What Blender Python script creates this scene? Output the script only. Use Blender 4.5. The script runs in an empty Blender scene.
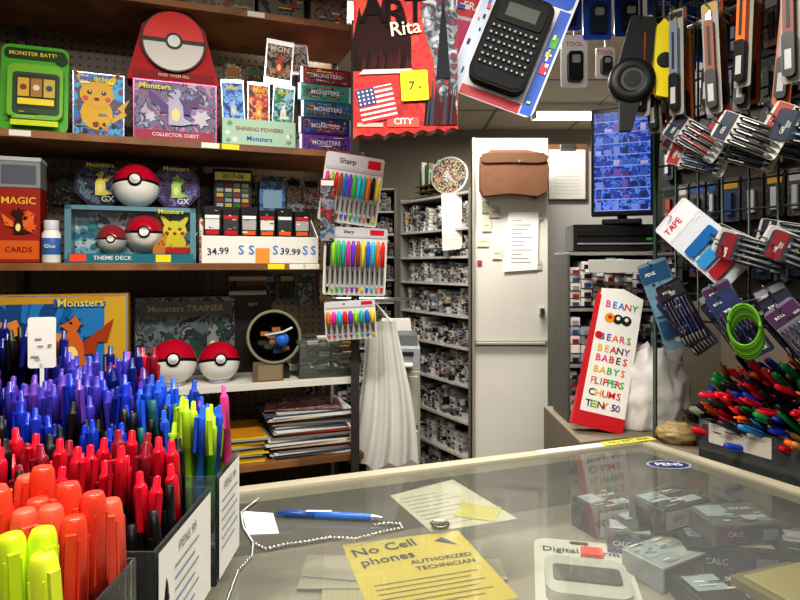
import bpy, math, random
from mathutils import Matrix, Vector, noise
R = random.Random(7)
scene = bpy.context.scene
try:
    scene.view_settings.view_transform = 'Standard'
    scene.view_settings.look = 'None'
except Exception:
    pass
for lk in ('Medium High Contrast', 'Standard - Medium High Contrast'):
    try:
        scene.view_settings.look = lk
        break
    except Exception:
        pass
print('LOOK', scene.view_settings.look)

# ------------------------------------------------------------------ materials
def lin(h):
    h = h.lstrip('#')
    o = []
    for i in (0, 2, 4):
        c = int(h[i:i+2], 16) / 255
        o.append(c / 12.92 if c <= .04045 else ((c + .055) / 1.055) ** 2.4)
    return (*o, 1)
_m = {}
def mat(h, rough=.45, metal=0., emit=0.):
    k = ('m', h, rough, metal, emit)
    if k in _m: return _m[k]
    m = bpy.data.materials.new('paint_' + h); m.use_nodes = True
    b = m.node_tree.nodes['Principled BSDF']
    b.inputs['Base Color'].default_value = lin(h)
    b.inputs['Roughness'].default_value = rough
    b.inputs['Metallic'].default_value = metal
    if not metal: b.inputs['Specular IOR Level'].default_value = .32
    if emit:
        b.inputs['Emission Color'].default_value = lin(h)
        b.inputs['Emission Strength'].default_value = emit
    _m[k] = m
    return m
def art(cols, scale=14, seed=0, rough=.42, dist=1.5, constant=True, emit=0):
    k = ('a', tuple(cols), scale, seed, emit)
    if k in _m: return _m[k]
    m = bpy.data.materials.new('print'); m.use_nodes = True
    nt = m.node_tree; b = nt.nodes['Principled BSDF']
    tc = nt.nodes.new('ShaderNodeTexCoord'); mp = nt.nodes.new('ShaderNodeMapping')
    mp.inputs['Location'].default_value = (seed * 3.1, seed * 1.7, seed)
    n = nt.nodes.new('ShaderNodeTexNoise'); n.inputs['Scale'].default_value = scale
    n.inputs['Detail'].default_value = 3; n.inputs['Distortion'].default_value = dist
    r = nt.nodes.new('ShaderNodeValToRGB')
    r.color_ramp.interpolation = 'CONSTANT' if constant else 'LINEAR'
    e = r.color_ramp.elements
    N = len(cols)
    while len(e) < N: e.new(.5)
    for i, c in enumerate(cols):
        e[i].position = 0 if i == 0 else .30 + .4 * i / N
        e[i].color = lin(c)
    nt.links.new(tc.outputs['Object'], mp.inputs[0]); nt.links.new(mp.outputs[0], n.inputs[0])
    nt.links.new(n.outputs[0], r.inputs[0]); nt.links.new(r.outputs[0], b.inputs['Base Color'])
    if emit:
        nt.links.new(r.outputs[0], b.inputs['Emission Color']); b.inputs['Emission Strength'].default_value = emit
    b.inputs['Roughness'].default_value = rough; b.inputs['Specular IOR Level'].default_value = .32
    _m[k] = m
    return m
def clear(h='e8f0f0', t=.8, haze=.1, rough=.05, ior=1.5):
    k = ('c', h, t, haze, rough, ior)
    if k in _m: return _m[k]
    m = bpy.data.materials.new('clear'); m.use_nodes = True
    nt = m.node_tree; nt.nodes.clear()
    o = nt.nodes.new('ShaderNodeOutputMaterial')
    tr = nt.nodes.new('ShaderNodeBsdfTransparent'); tr.inputs[0].default_value = lin(h)
    gl = nt.nodes.new('ShaderNodeBsdfGlossy'); gl.inputs['Roughness'].default_value = rough
    df = nt.nodes.new('ShaderNodeBsdfDiffuse'); df.inputs[0].default_value = lin(h)
    fr = nt.nodes.new('ShaderNodeFresnel'); fr.inputs[0].default_value = ior
    a = nt.nodes.new('ShaderNodeMixShader'); c = nt.nodes.new('ShaderNodeMixShader')
    a.inputs[0].default_value = haze
    nt.links.new(tr.outputs[0], a.inputs[1]); nt.links.new(df.outputs[0], a.inputs[2])
    nt.links.new(fr.outputs[0], c.inputs[0]); nt.links.new(a.outputs[0], c.inputs[1]); nt.links.new(gl.outputs[0], c.inputs[2])
    nt.links.new(c.outputs[0], o.inputs[0])
    _m[k] = m
    return m
def pegboard(h, hole):
    m = bpy.data.materials.new('pegboard'); m.use_nodes = True
    nt = m.node_tree; b = nt.nodes['Principled BSDF']
    tc = nt.nodes.new('ShaderNodeTexCoord')
    v = nt.nodes.new('ShaderNodeVectorMath'); v.operation = 'SCALE'; v.inputs['Scale'].default_value = 40
    f = nt.nodes.new('ShaderNodeVectorMath'); f.operation = 'FRACTION'
    s = nt.nodes.new('ShaderNodeVectorMath'); s.operation = 'SUBTRACT'; s.inputs[1].default_value = (.5, .5, .5)
    mm = nt.nodes.new('ShaderNodeVectorMath'); mm.operation = 'MULTIPLY'; mm.inputs[1].default_value = (1, 0, 1)
    l = nt.nodes.new('ShaderNodeVectorMath'); l.operation = 'LENGTH'
    c = nt.nodes.new('ShaderNodeMath'); c.operation = 'GREATER_THAN'; c.inputs[1].default_value = .16
    x = nt.nodes.new('ShaderNodeMix'); x.data_type = 'RGBA'
    x.inputs[6].default_value = lin(hole); x.inputs[7].default_value = lin(h)
    nt.links.new(tc.outputs['Object'], v.inputs[0]); nt.links.new(v.outputs[0], f.inputs[0]); nt.links.new(f.outputs[0], s.inputs[0])
    nt.links.new(s.outputs[0], mm.inputs[0]); nt.links.new(mm.outputs[0], l.inputs[0]); nt.links.new(l.outputs['Value'], c.inputs[0])
    nt.links.new(c.outputs[0], x.inputs[0]); nt.links.new(x.outputs[2], b.inputs['Base Color'])
    return m
def rough_noise(h1, h2, scale, rough=.7):
    return art([h1, h2], scale, 1, rough, .2, False)
BLK = mat('111113', .4); DK = mat('24252a', .5); WHT = mat('e4e3dd', .45); GRY = mat('8d9092', .5)
RED = mat('c81f2a', .3); YEL = mat('ecd92c', .4); BLU = mat('1f45a8', .35); ORG = mat('e06425', .4)
GRN = mat('3a9a38', .4); SIL = mat('c4c6c8', .28, 1.); PINK = mat('e04890', .35); TEAL = mat('2f9098', .35)
INK = mat('1d1d28', .6); GOLD = mat('d8a838', .35); PAPER = mat('ecebe4', .7)
WOOD = art(['84583a', '966a44', '745032'], 6, 3, .5, .4, False)
NTXT = {}
def textmesh(s):
    if s in NTXT: return NTXT[s]
    cu = bpy.data.curves.new('t', 'FONT'); cu.body = s; cu.size = 1; cu.align_x = 'CENTER'; cu.align_y = 'CENTER'
    cu.offset = .012; cu.resolution_u = 2
    ob = bpy.data.objects.new('t', cu); scene.collection.objects.link(ob)
    dg = bpy.context.evaluated_depsgraph_get(); ev = ob.evaluated_get(dg); me = ev.to_mesh()
    r = ([v.co.copy() for v in me.vertices], [list(p.vertices) for p in me.polygons])
    ev.to_mesh_clear()
    bpy.data.objects.remove(ob); bpy.data.curves.remove(cu)
    NTXT[s] = r
    return r

# ------------------------------------------------------------------ mesh builder
def T(x=0, y=0, z=0): return Matrix.Translation((x, y, z))
def Rz(a): return Matrix.Rotation(math.radians(a), 4, 'Z')
def Rx(a): return Matrix.Rotation(math.radians(a), 4, 'X')
def Ry(a): return Matrix.Rotation(math.radians(a), 4, 'Y')
def frame(x, y, z, dx, dy):
    n = math.hypot(dx, dy); dx /= n; dy /= n
    return Matrix(((dx, -dy, 0, x), (dy, dx, 0, y), (0, 0, 1, z), (0, 0, 0, 1)))
def rrect(w, h, r, n=4, cx=0, cz=0):
    p = []
    for qx, qz, a0 in ((w/2-r, h/2-r, 0), (-w/2+r, h/2-r, 90), (-w/2+r, -h/2+r, 180), (w/2-r, -h/2+r, 270)):
        for i in range(n + 1):
            a = math.radians(a0 + 90 * i / n)
            p.append((cx + qx + r * math.cos(a), cz + qz + r * math.sin(a)))
    return p
class MB:
    def __init__(s, name, M=None, bevel=0):
        s.name = name; s.M = M if M is not None else Matrix(); s.v = []; s.f = []; s.mi = []; s.sm = []; s.mats = []
        s.bevel = bevel; s.L = Matrix()
    def mid(s, m):
        if m not in s.mats: s.mats.append(m)
        return s.mats.index(m)
    def add(s, vs, fs, m, smooth=False, X=None):
        b = len(s.v); X = s.L @ X if X is not None else s.L
        s.v += [X @ Vector(p) for p in vs]
        for i, f in enumerate(fs):
            s.f.append([b + k for k in f]); s.mi.append(s.mid(m[i] if isinstance(m, list) else m)); s.sm.append(smooth)
    def box(s, cx, cy, cz, sx, sy, sz, m, X=None):
        x, y, z = sx/2, sy/2, sz/2
        vs = [(cx+a*x, cy+b*y, cz+c*z) for a in (-1, 1) for b in (-1, 1) for c in (-1, 1)]
        s.add(vs, [(0,1,3,2), (4,6,7,5), (0,4,5,1), (2,3,7,6), (0,2,6,4), (1,5,7,3)], m, False, X)
    def rect(s, x0, z0, x1, z1, y, m, X=None):
        s.add([(x0,y,z0),(x1,y,z0),(x1,y,z1),(x0,y,z1)], [(0,1,2,3)], m, False, X)
    def poly(s, pts, y, m, X=None):
        s.add([(a, y, b) for a, b in pts], [list(range(len(pts)))], m, False, X)
    def disc(s, cx, cz, r, y, m, rz=None, n=20, X=None):
        rz = rz or r
        s.poly([(cx + r*math.cos(6.2832*i/n), cz + rz*math.sin(6.2832*i/n)) for i in range(n)], y, m, X)
    def prism(s, pts, y0, y1, m, X=None, side=None):
        n = len(pts)
        vs = [(a, y0, b) for a, b in pts] + [(a, y1, b) for a, b in pts]
        fs = [list(range(n)), list(range(2*n-1, n-1, -1))] + [(i, n+i, n+(i+1) % n, (i+1) % n) for i in range(n)]
        s.add(vs, fs, [m, side or m] + [side or m]*n, False, X)
    def lathe(s, prof, m, n=16, X=None, smooth=True):
        vs = []; fs = []; ms = []
        for r, z in prof:
            for i in range(n):
                a = 6.283185*i/n; vs.append((r*math.cos(a), r*math.sin(a), z))
        for j in range(len(prof)-1):
            for i in range(n):
                k = (i+1) % n
                fs.append((j*n+i, j*n+k, (j+1)*n+k, (j+1)*n+i)); ms.append(m[j] if isinstance(m, list) else m)
        s.add(vs, fs, ms, smooth, X)
    def ball(s, x, y, z, r, m, n=16, sz=1, X=None):
        k = max(4, n//2)
        pr = [(max(1e-5, r*math.sin(math.pi*i/k)), -r*sz*math.cos(math.pi*i/k)) for i in range(k+1)]
        Y = T(x, y, z); s.lathe(pr, m, n, (X @ Y) if X is not None else Y)
    def tube(s, pts, r, m, n=6, smooth=True):
        pts = [Vector(p) for p in pts]; vs = []; fs = []
        up = Vector((0, 0, 1))
        for i, p in enumerate(pts):
            d = (pts[min(i+1, len(pts)-1)] - pts[max(i-1, 0)]).normalized()
            u = d.cross(up)
            if u.length < .05: u = d.cross(Vector((1, 0, 0)))
            u.normalize(); w = d.cross(u)
            for j in range(n):
                a = 6.283185*j/n; vs.append(p + r*(u*math.cos(a) + w*math.sin(a)))
        for i in range(len(pts)-1):
            for j in range(n):
                k = (j+1) % n; fs.append((i*n+j, i*n+k, (i+1)*n+k, (i+1)*n+j))
        fs += [list(range(n)), list(range(len(vs)-1, len(vs)-n-1, -1))]
        s.add(vs, fs, m, smooth)
    def text(s, t, cx, cz, size, y, m, X=None, sx=1, rot=0):
        vs, fs = textmesh(t); c, d = math.cos(math.radians(rot)), math.sin(math.radians(rot))
        s.add([(cx + size*(sx*v.x*c - v.y*d), y, cz + size*(sx*v.x*d + v.y*c)) for v in vs], fs, m, False, X)
    def build(s):
        me = bpy.data.meshes.new(s.name); me.from_pydata([tuple(v) for v in s.v], [], s.f)
        for m in s.mats: me.materials.append(m)
        me.polygons.foreach_set('material_index', s.mi); me.polygons.foreach_set('use_smooth', s.sm)
        me.update()
        ob = bpy.data.objects.new(s.name, me); scene.collection.objects.link(ob); ob.matrix_world = s.M
        if s.bevel:
            b = ob.modifiers.new('b', 'BEVEL'); b.width = s.bevel; b.segments = 2; b.limit_method = 'ANGLE'; b.angle_limit = .9
        return ob

def creature(b, cx, cz, r, y, col=None, body=True):
    """printed cartoon mouse"""
    col = col or YEL
    if body:
        b.disc(cx, cz-1.25*r, r*.95, y, col, r*1.05)
        b.poly([(cx+.8*r, cz-1.6*r), (cx+1.5*r, cz-1.0*r), (cx+1.2*r, cz-.8*r), (cx+2.0*r, cz-.1*r), (cx+1.6*r, cz-.9*r), (cx+1.8*r, cz-1.2*r), (cx+.9*r, cz-1.8*r)], y, col)
    for sg in (-1, 1):
        e = [(cx+sg*r*.35, cz+r*.7), (cx+sg*r*.85, cz+r*.4), (cx+sg*r*1.45, cz+r*1.7)]
        b.poly(e, y-.0006, col)
        b.poly([(cx+sg*r*1.05, cz+r*1.25), (cx+sg*r*1.25, cz+r*1.15), (cx+sg*r*1.45, cz+r*1.7)], y-.001, BLK)
    b.disc(cx, cz, r, y-.0008, col, r*.85)
    for sg in (-1, 1):
        b.disc(cx+sg*r*.42, cz+r*.12, r*.15, y-.0013, BLK, n=10)
        b.disc(cx+sg*r*.4, cz+r*.18, r*.05, y-.0017, WHT, n=8)
        b.disc(cx+sg*r*.66, cz-r*.28, r*.18, y-.0013, RED, n=10)
    b.disc(cx, cz-r*.3, r*.17, y-.0013, mat('7a2020'), r*.12, n=10)
def splash(b, x0, z0, x1, z1, y, cols, seed, n=10):
    q = random.Random(seed); w = x1-x0; h = z1-z0; mn = min(w, h)
    for i in range(n):
        r = mn*q.uniform(.08, .24); cx = q.uniform(x0+r, x1-r); cz = q.uniform(z0+r, z1-r)
        k = q.choice((5, 7, 9, 12)); a0 = q.random()*6
        p = []
        for j in range(k*2):
            rr = r*(1 if j % 2 else q.uniform(.4, .8)); a = a0+math.pi*j/k
            p.append((cx+rr*math.cos(a), cz+rr*math.sin(a)))
        b.poly(p, y-.0003*(i+1), q.choice(cols))
def dragon(b, cx, cz, r, y, col, dark):
    """printed winged monster silhouette"""
    b.poly([(cx-.2*r, cz), (cx-1.3*r, cz+.9*r), (cx-1.1*r, cz+.1*r), (cx-.8*r, cz+.1*r), (cx-.7*r, cz-.3*r), (cx-.2*r, cz-.3*r)], y, dark)
    b.poly([(cx+.2*r, cz), (cx+.2*r, cz-.3*r), (cx+.7*r, cz-.3*r), (cx+.8*r, cz+.1*r), (cx+1.1*r, cz+.1*r), (cx+1.3*r, cz+.9*r)], y, dark)
    b.poly([(cx-.35*r, cz-.9*r), (cx+.3*r, cz-.9*r), (cx+.9*r, cz-.75*r), (cx+.4*r, cz-.5*r), (cx+.35*r, cz+.1*r), (cx+.15*r, cz+.5*r), (cx+.3*r, cz+.75*r), (cx+.1*r, cz+1.05*r), (cx-.05*r, cz+.85*r), (cx-.35*r, cz+.7*r), (cx-.1*r, cz+.5*r), (cx-.35*r, cz+.1*r)], y-.0005, col)
    b.disc(cx, cz-.35*r, .2*r, y-.001, mat('f0d890'), .35*r, 12); b.disc(cx-.02*r, cz+.78*r, .05*r, y-.001, BLK, n=8)
def fine(b, x0, z0, x1, z1, y, seed, n=8, cols=None):
    """fine print: small stickers and text bars"""
    q = random.Random(seed); cols = cols or [WHT, INK, YEL, RED, GRY, BLU]
    for i in range(n):
        w = (x1-x0)*q.uniform(.08, .35); h = (z1-z0)*q.uniform(.02, .06); x = q.uniform(x0, x1-w); z = q.uniform(z0, z1-h)
        b.rect(x, z, x+w, z+h, y-.0002*i, q.choice(cols))
def ball_tin(b, x, y, z, r, tilt=0):
    X = T(x, y, z) @ Rx(tilt)
    n = 14; pr = []; ms = []
    for i in range(n+1):
        a = math.pi*i/n; pr.append((max(1e-5, r*math.sin(a)), -r*math.cos(a)))
    for i in range(n): ms.append(WHT if i < 6 else (BLK if i < 8 else mat('b0102c', .12)))
    pr[6] = (r*.999, -r*.07); pr[7] = (r*1.008, 0); pr[8] = (r*.999, r*.07)
    b.lathe(pr, ms, 28, X)
    for rr, yy, m in ((.30, 1.0, BLK), (.22, 1.04, WHT), (.12, 1.07, mat('dddddd'))):
        X2 = X @ T(0, -r*(yy-.04), 0) @ Rx(90)
        b.lathe([(rr*r, -.1*r), (rr*r, .05*r), (1e-5, .06*r)], m, 20, X2)

# ------------------------------------------------------------------ room shell
X0, X1, Y0, Y1, H = -2.3, 2.3, -1.6, 4.3, 2.42
wallm = rough_noise('7b7468', '8b8478', 3)
b = MB('floor'); b.box(0, (Y0+Y1)/2, -.03, X1-X0+.2, Y1-Y0+.2, .06, rough_noise('4a443d', '5d554b', 5)); b.build()
b = MB('ceiling'); b.box(0, (Y0+Y1)/2, H+.03, X1-X0+.2, Y1-Y0+.2, .06, rough_noise('d2c9b6', 'ddd5c4', 2))
for i in range(7): b.box(-1.8+.6*i, (Y0+Y1)/2, H-.002, .015, Y1-Y0, .004, mat('9a968c'))
for i in range(9): b.box(0, Y0+.4+.62*i, H-.002, X1-X0, .015, .004, mat('9a968c'))
b.build()
b = MB('wall_back'); b.box(0, Y1+.03, H/2, X1-X0, .06, H, wallm); b.build()
b = MB('wall_front'); b.box(0, Y0-.03, H/2, X1-X0, .06, H, wallm); b.build()
b = MB('wall_left'); b.box(X0-.03, (Y0+Y1)/2, H/2, .06, Y1-Y0, H, wallm); b.build()
b = MB('wall_right'); b.box(X1+.03, (Y0+Y1)/2, H/2, .06, Y1-Y0, H, wallm); b.build()

def lamp(x, y, L, w, power, rot=0):
    b = MB('fluorescent_ceiling_light', T(x, y, H-.001) @ Rz(rot))
    b.box(0, 0, -.02, L, w, .04, WHT)
    for yy in (-w/4, w/4):
        b.tube([(-L/2+.03, yy, -.055), (L/2-.03, yy, -.055)], .013, mat('ffffff', .5, 0, 3.), 8)
        for e in (-1, 1): b.box(e*(L/2-.02), yy, -.05, .02, .03, .05, WHT)
    b.build()
    l = bpy.data.lights.new('tube_light', 'AREA'); l.shape = 'RECTANGLE'; l.size = L; l.size_y = w; l.energy = power
    l.color = (1, .94, .85)
    o = bpy.data.objects.new('tube_light', l); scene.collection.objects.link(o)
    o.matrix_world = T(x, y, H-.09) @ Rz(rot)
lamp(-.15, .75, 1.2, .16, 33, 20)
lamp(.5, -.5, 1.2, .16, 25, 0)
lamp(1.25, 3.7, .9, .16, 24, 0)
lamp(.15, 2.25, 1.0, .16, 32, 10)

w = bpy.data.worlds.new('w'); scene.world = w; w.use_nodes = True
w.node_tree.nodes['Background'].inputs[0].default_value = (1, .95, .9, 1)
w.node_tree.nodes['Background'].inputs[1].default_value = .3

cam = bpy.data.cameras.new('camera'); co = bpy.data.objects.new('camera', cam); scene.collection.objects.link(co)
co.location = (0, 0, 1.45); co.rotation_euler = (math.pi/2, 0, 0)
cam.sensor_width = 36; cam.lens = 27; cam.shift_y = -35/800; cam.clip_start = .02
scene.camera = co

# ------------------------------------------------------------------ left shelving
def SF(s, y=0, z=0, a=0): return frame(-1.033, 1.55, 0, .939, .345) @ T(s, y, z) @ Rz(a)
b = MB('shelving_unit', SF(0), .002)
S0, S1 = -.55, .96
for z, m, s1 in ((2.2, WOOD, .98), (1.804, WOOD, .98), (1.455, WOOD, .98), (.86, WOOD, .98), (.45, WOOD, .98)):
    b.box((S0+s1)/2, .16, z-.010, s1-S0, .32, .02, m)
    if z > 1.4:
        q = random.Random(int(z*100))
        for i in range(3): x = q.uniform(-.1, .9); b.box(x, -.001, z-.010, .05, .002, .016, [WHT, YEL, mat('e8e4d0')][i])
b.box((S0+.97)/2, .16, 1.09, .97-S0, .32, .02, mat('d9d6cc'))
for s in (S0, -.02, .5, .965):
    b.box(s, .325, 1.15, .02, .02, 2.3, mat('55504a', .4, .6))
b.box((S0+.97)/2, .16, .05, .97-S0, .3, .1, mat('4a3a2c'))
b.build()
b = MB('pegboard_panel', SF(0)); b.box((S0+.98)/2, .345, 1.2, .98-S0, .012, 2.4, pegboard('7a6c5a', '2a241c')); b.build()

def hung(z0, z1, s0, s1, seed, cols):
    b = MB('hanging_small_packs', SF(0, .325, 0)); q = random.Random(seed); s = s0
    while s < s1:
        w_ = q.uniform(.05, .085); h_ = q.uniform(.6, .95)*(z1-z0); m = art(q.sample(cols, 3), 40, q.randint(1, 9))
        b.prism(rrect(w_, h_, .005, 2, s+w_/2, z1-h_/2), -.012, -.006, m); b.rect(s+w_*.1, z1-h_*.3, s+w_*.9, z1-h_*.1, -.0125, mat(q.choice(cols)))
        b.tube([(s+w_/2, -.0, z1-.01), (s+w_/2, -.03, z1-.012)], .002, SIL, 4); s += w_+q.uniform(.004, .03)
    b.build()
HC = ['2a2c34', '5a6470', '8a3030', '2a4a80', 'c8b890', 'a8a8a8', '3a5a3a', 'b07030', '1a1a1e']
hung(1.98, 2.14, .58, .95, 1, HC); hung(1.60, 1.76, .5, .93, 2, HC); hung(1.60, 1.72, -.1, .12, 3, HC); hung(1.28, 1.42, .62, .94, 4, HC); hung(.98, 1.07, .0, .92, 5, HC)

def cardbox(name, s, y, z, w, h, d, m, edge=None, a=0, bev=.003):
    b = MB(name, SF(s, y, z, a), bev)
    b.box(0, d/2, h/2, w, d, h, edge or m)
    b.rect(-w/2+.003, .003, w/2-.003, h-.003, -.0006, m)
    return b
# --- shelf 1
Z = 1.804
g = mat('50a82c', .4)
b = MB('game_blister_pack', SF(.07, .03, Z) @ Rx(-6), 0)
b.prism(rrect(.16, .24, .02, 4, 0, .12), 0, .006, g)
b.prism(rrect(.145, .03, .012, 3, 0, .215), -.002, 0, mat('1d3b1c')); b.text('MONSTER BATTLE', 0, .215, .015, -.003, YEL)
b.prism(rrect(.13, .15, .02, 4, .005, .105), -.02, 0, mat('76b42f', .4))
b.prism(rrect(.11, .115, .01, 3, .007, .1), -.0205, -.02, mat('2a4a30')); b.rect(-.04, .06, .055, .15, -.021, mat('33301c'))
for i in range(3):
    b.box(-.022+.03*i, -.022, .115, .026, .004, .05, [GOLD, mat('a87838'), mat('c8b050')][i]); b.disc(-.022+.03*i, .115, .008, -.0245, [mat('7a4a28'), mat('e0d8b0'), mat('3a5060')][i])
b.rect(-.035, .068, .05, .085, -.0235, YEL); b.disc(.062, .205, .016, -.0035, mat('1d3b1c')); b.rect(-.05, .012, .06, .027, -.021, mat('c8d820'))
fine(b, -.07, .01, .075, .05, -.0215, 4, 6, [YEL, INK, WHT]); b.build()
b = cardbox('collectible_card_tin', .226, .03, Z, .128, .175, .07, art(['2b6fb0', '49a6d8', '5a4a60', '3270c0'], 18, 2), mat('8a8ea0', .25, .7), 3, .008)
creature(b, -.005, .115, .042, -.0015, mat('d8a828')); splash(b, -.055, .005, .055, .05, -.003, [ORG, mat('7a3a20'), mat('3a2a30')], 3, 8); b.text('Monsters', 0, .158, .022, -.004, YEL); fine(b, -.06, .005, .06, .17, -.0045, 9, 6); b.build()
b = cardbox('collectible_card_tin', .425, .03, Z, .225, .172, .1, art(['a890ac', '8a4a78', '6d7698', '4a3f66', 'b0a8bc'], 20, 5), mat('9c4a70', .25, .6), 0, .01)
splash(b, -.1, .03, .1, .15, -.001, [mat('b84c88'), mat('c8c4d0'), mat('7d8fc0'), mat('5b3f70'), mat('e0a0c0')], 5, 16); dragon(b, .0, .095, .055, -.007, mat('b0b4cc'), mat('5b4078'))
b.rect(-.105, .004, .105, .03, -.006, mat('a32a4c')); b.text('COLLECTOR CHEST', 0, .017, .014, -.007, WHT); b.text('Monsters', -.055, .152, .022, -.009, YEL)
b.build()
b = MB('creature_ball_display', SF(.42, .06, Z+.172), .003)
RD2 = mat('b01018', .6)
b.prism([(-.125, 0), (.125, 0), (.085, .16), (.04, .2), (-.04, .2), (-.085, .16)], -.02, .06, RD2)
b.rect(-.11, .008, .11, .03, -.0215, mat('8a101a', .6)); b.text('FIND THEM ALL', 0, .019, .012, -.0225, mat('e8c0a0'))
def circ(r, n=36, cx=0, cz=0): return [(cx+r*math.cos(6.2832*i/n), cz+r*math.sin(6.2832*i/n)) for i in range(n)]
b.prism(circ(.088, cz=.115), -.034, -.02, BLK)
b.poly([(.081*math.cos(math.pi*i/16), .115+.006+.078*math.sin(math.pi*i/16)) for i in range(17)], -.0352, mat('d8241c', .4))
b.poly([(-.081*math.cos(math.pi*i/16), .115-.006-.078*math.sin(math.pi*i/16)) for i in range(17)], -.0352, mat('d4d0cc'))
b.disc(0, .115, .024, -.036, BLK); b.disc(0, .115, .017, -.037, WHT)
b.build()
b = cardbox('booster_pack_display_box', .66, .02, Z, .215, .08, .2, mat('a8cdb4'), mat('a8c9b4'))
b.text('SHINING POWERS', 0, .05, .017, -.002, mat('9b1d30')); b.text('Monsters', 0, .022, .02, -.002, BLU); splash(b, -.105, .005, -.06, .075, -.001, [WHT, mat('6aa080')], 2, 4); splash(b, .06, .005, .105, .075, -.001, [WHT, mat('6aa080')], 3, 4)
for i, (c1, c2) in enumerate((('2c62c9', '7fb6ee'), ('c43030', 'e8b04a'), ('3b8a4b', '99ccf0'))):
    b.L = T(-.07+.07*i, .03, .04) @ Ry((i-1)*3)
    b.box(0, 0, .085, .066, .012, .15, mat('a9b9c4', .25, .5)); b.rect(-.03, .02, .03, .15, -.0066, art([c1, c2, c1, '303a50'], 35, i+9)); dragon(b, 0, .075, .024, -.0075, mat(['a8c8f0', 'f0a040', 'e8f0f0'][i]), mat(['183a80', '7a1818', '205a80'][i])); b.text('Mon', 0, .135, .02, -.008, YEL)
    b.L = Matrix()
b.build()
b = MB('booster_pack', SF(.72, .07, Z+.191+.012) @ Ry(4))
b.box(0, 0, .07, .085, .012, .14, SIL); b.rect(-.038, .02, .038, .125, -.0068, art(['c23b28', '2a2230', 'a89870', '3b4a6e'], 40, 21)); dragon(b, 0, .065, .03, -.0075, mat('c8482c'), mat('302028')); b.text('MON', 0, .11, .025, -.009, WHT); b.build()
b = MB('booster_pack', SF(.80, .13, Z+.262) @ Ry(-6))
b.box(0, 0, .05, .07, .012, .1, SIL); b.rect(-.03, .01, .03, .09, -.0068, art(['303a50', 'a8a8a0', '833b28'], 40, 22)); b.build()
b = MB('booster_pack_stack', SF(.868, .03, Z))
for i, (c1, c2) in enumerate((('4a2f8a', '6a2fa0'), ('2050a0', '1a2a60'), ('2868a8', '205a70'), ('1f6f66', '2f8f80'), ('a82038', '701530'))):
    o = R.uniform(-.008, .008); z = .052*i
    b.box(o, .05, z+.025, .15, .1, .046, mat(c1, .25, .2)); b.box(o, -.002, z+.025, .168, .006, .05, mat(c2, .25, .3))
    for e in (-1, 1): b.box(o+e*.081, -.003, z+.025, .008, .008, .05, SIL)
    b.rect(o-.07, z+.006, o+.07, z+.044, -.0055, art([c1, c2, '20203a', 'b08040'], 60, i+30)); b.text('MONSTERS', o, z+.026, .018, -.0062, mat('c8c8d0')); fine(b, o-.07, z+.004, o+.07, z+.046, -.0065, i, 6)
b.build()
# --- top shelf 0
for s, w, h, c in ((.05, .2, .12, '3a2a22'), (.3, .18, .1, 'b88a20'), (.55, .2, .1, '8a8078'), (.73, .14, .15, '2b2b35'), (.88, .12, .15, '4a2a2a')):
    b = cardbox('stock_box', s, .05, 2.2, w, h, .2, art([c, '6a6458', c], 30, s*9)); fine(b, -w*.45, .01, w*.45, h*.9, -.002, int(s*50), 12, [mat('a8a8a0'), RED, INK, YEL]); b.build()
# --- shelf 2
Z = 1.455
b = cardbox('card_game_box', .035, .03, Z, .1, .2, .09, mat('982614'), mat('902214'))
b.text('MAGIC', 0, .165, .026, -.002, mat('e8c040')); splash(b, -.045, .07, .045, .15, -.002, [ORG, mat('7a3018'), mat('3a0c08'), mat('c85020')], 8, 12); dragon(b, 0, .105, .03, -.006, mat('3a1410'), mat('e07030')); b.rect(-.048, .01, .048, .06, -.002, mat('d06020')); b.text('CARDS', 0, .035, .02, -.003, mat('7a1a10')); b.build()
b = MB('clear_card_case', SF(.035, .03, Z+.2), .002); b.box(0, .04, .035, .1, .08, .07, mat('8a8e92', .2)); b.box(0, .04, .076, .104, .084, .012, mat('b8b8b8')); b.rect(-.04, .01, .04, .06, -.001, mat('5b5f68')); b.build()
b = MB('glue_bottle', SF(.112, -.005+.03, Z))
b.lathe([(1e-5, 0), (.022, 0), (.023, .004), (.023, .022), (.0235, .023), (.0235, .066), (.023, .067), (.023, .078), (.018, .088), (.018, .09), (.0185, .112), (.016, .115), (1e-5, .115)],
        [WHT, WHT, WHT, mat('8ab0d8'), mat('3a68a8'), BLU, WHT, WHT, mat('9aa0a8'), mat('c6c9cc'), mat('c6c9cc'), mat('c6c9cc')], 20)
b.text('Glue', 0, .045, .014, -.0242, WHT); b.build()
b = MB('collector_window_box', SF(.312, .015, Z), .002)
W = .335; h = .158; D = .27; sil = mat('66919f', .3, .2)
b.box(0, D/2, .006, W, D, .012, sil); b.box(0, D/2, h-.006, W, D, .012, sil); b.box(0, D-.005, h/2, W, .01, h, art(['4c8fae', '7cb3c8', 'b9d6e0'], 10, 4))
for e in (-1, 1): b.box(e*(W/2-.008), D/2, h/2, .016, D, h, sil)
b.rect(-.16, .002, .16, .026, -.001, mat('1f6f80')); b.text('THEME DECK', -.05, .014, .016, -.002, WHT); b.rect(-.155, .004, -.115, .024, -.003, mat('e8502a')); b.rect(.06, .003, .1, .024, -.002, YEL)
b.rect(-.151, .027, .151, .145, .06, art(['3a7a98', '8cc0d4', 'd0e4ea', '2a5a78'], 14, 6))
splash(b, -.15, .03, -.07, .13, .055, [TEAL, WHT, mat('203a50'), mat('9aa8b0')], 6, 10)
ball_tin(b, -.055, .04, .068, .04); ball_tin(b, .03, .045, .088, .055)
creature(b, .11, .095, .032, .02); creature(b, .068, .06, .018, .016, mat('e89030')); b.text('Monsters', .1, .146, .018, -.002, YEL); b.rect(.085, .028, .15, .046, .012, RED)
b.rect(-.152, .026, .152, .146, .004, clear('f6fafa', .9, .015)); b.build()
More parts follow.
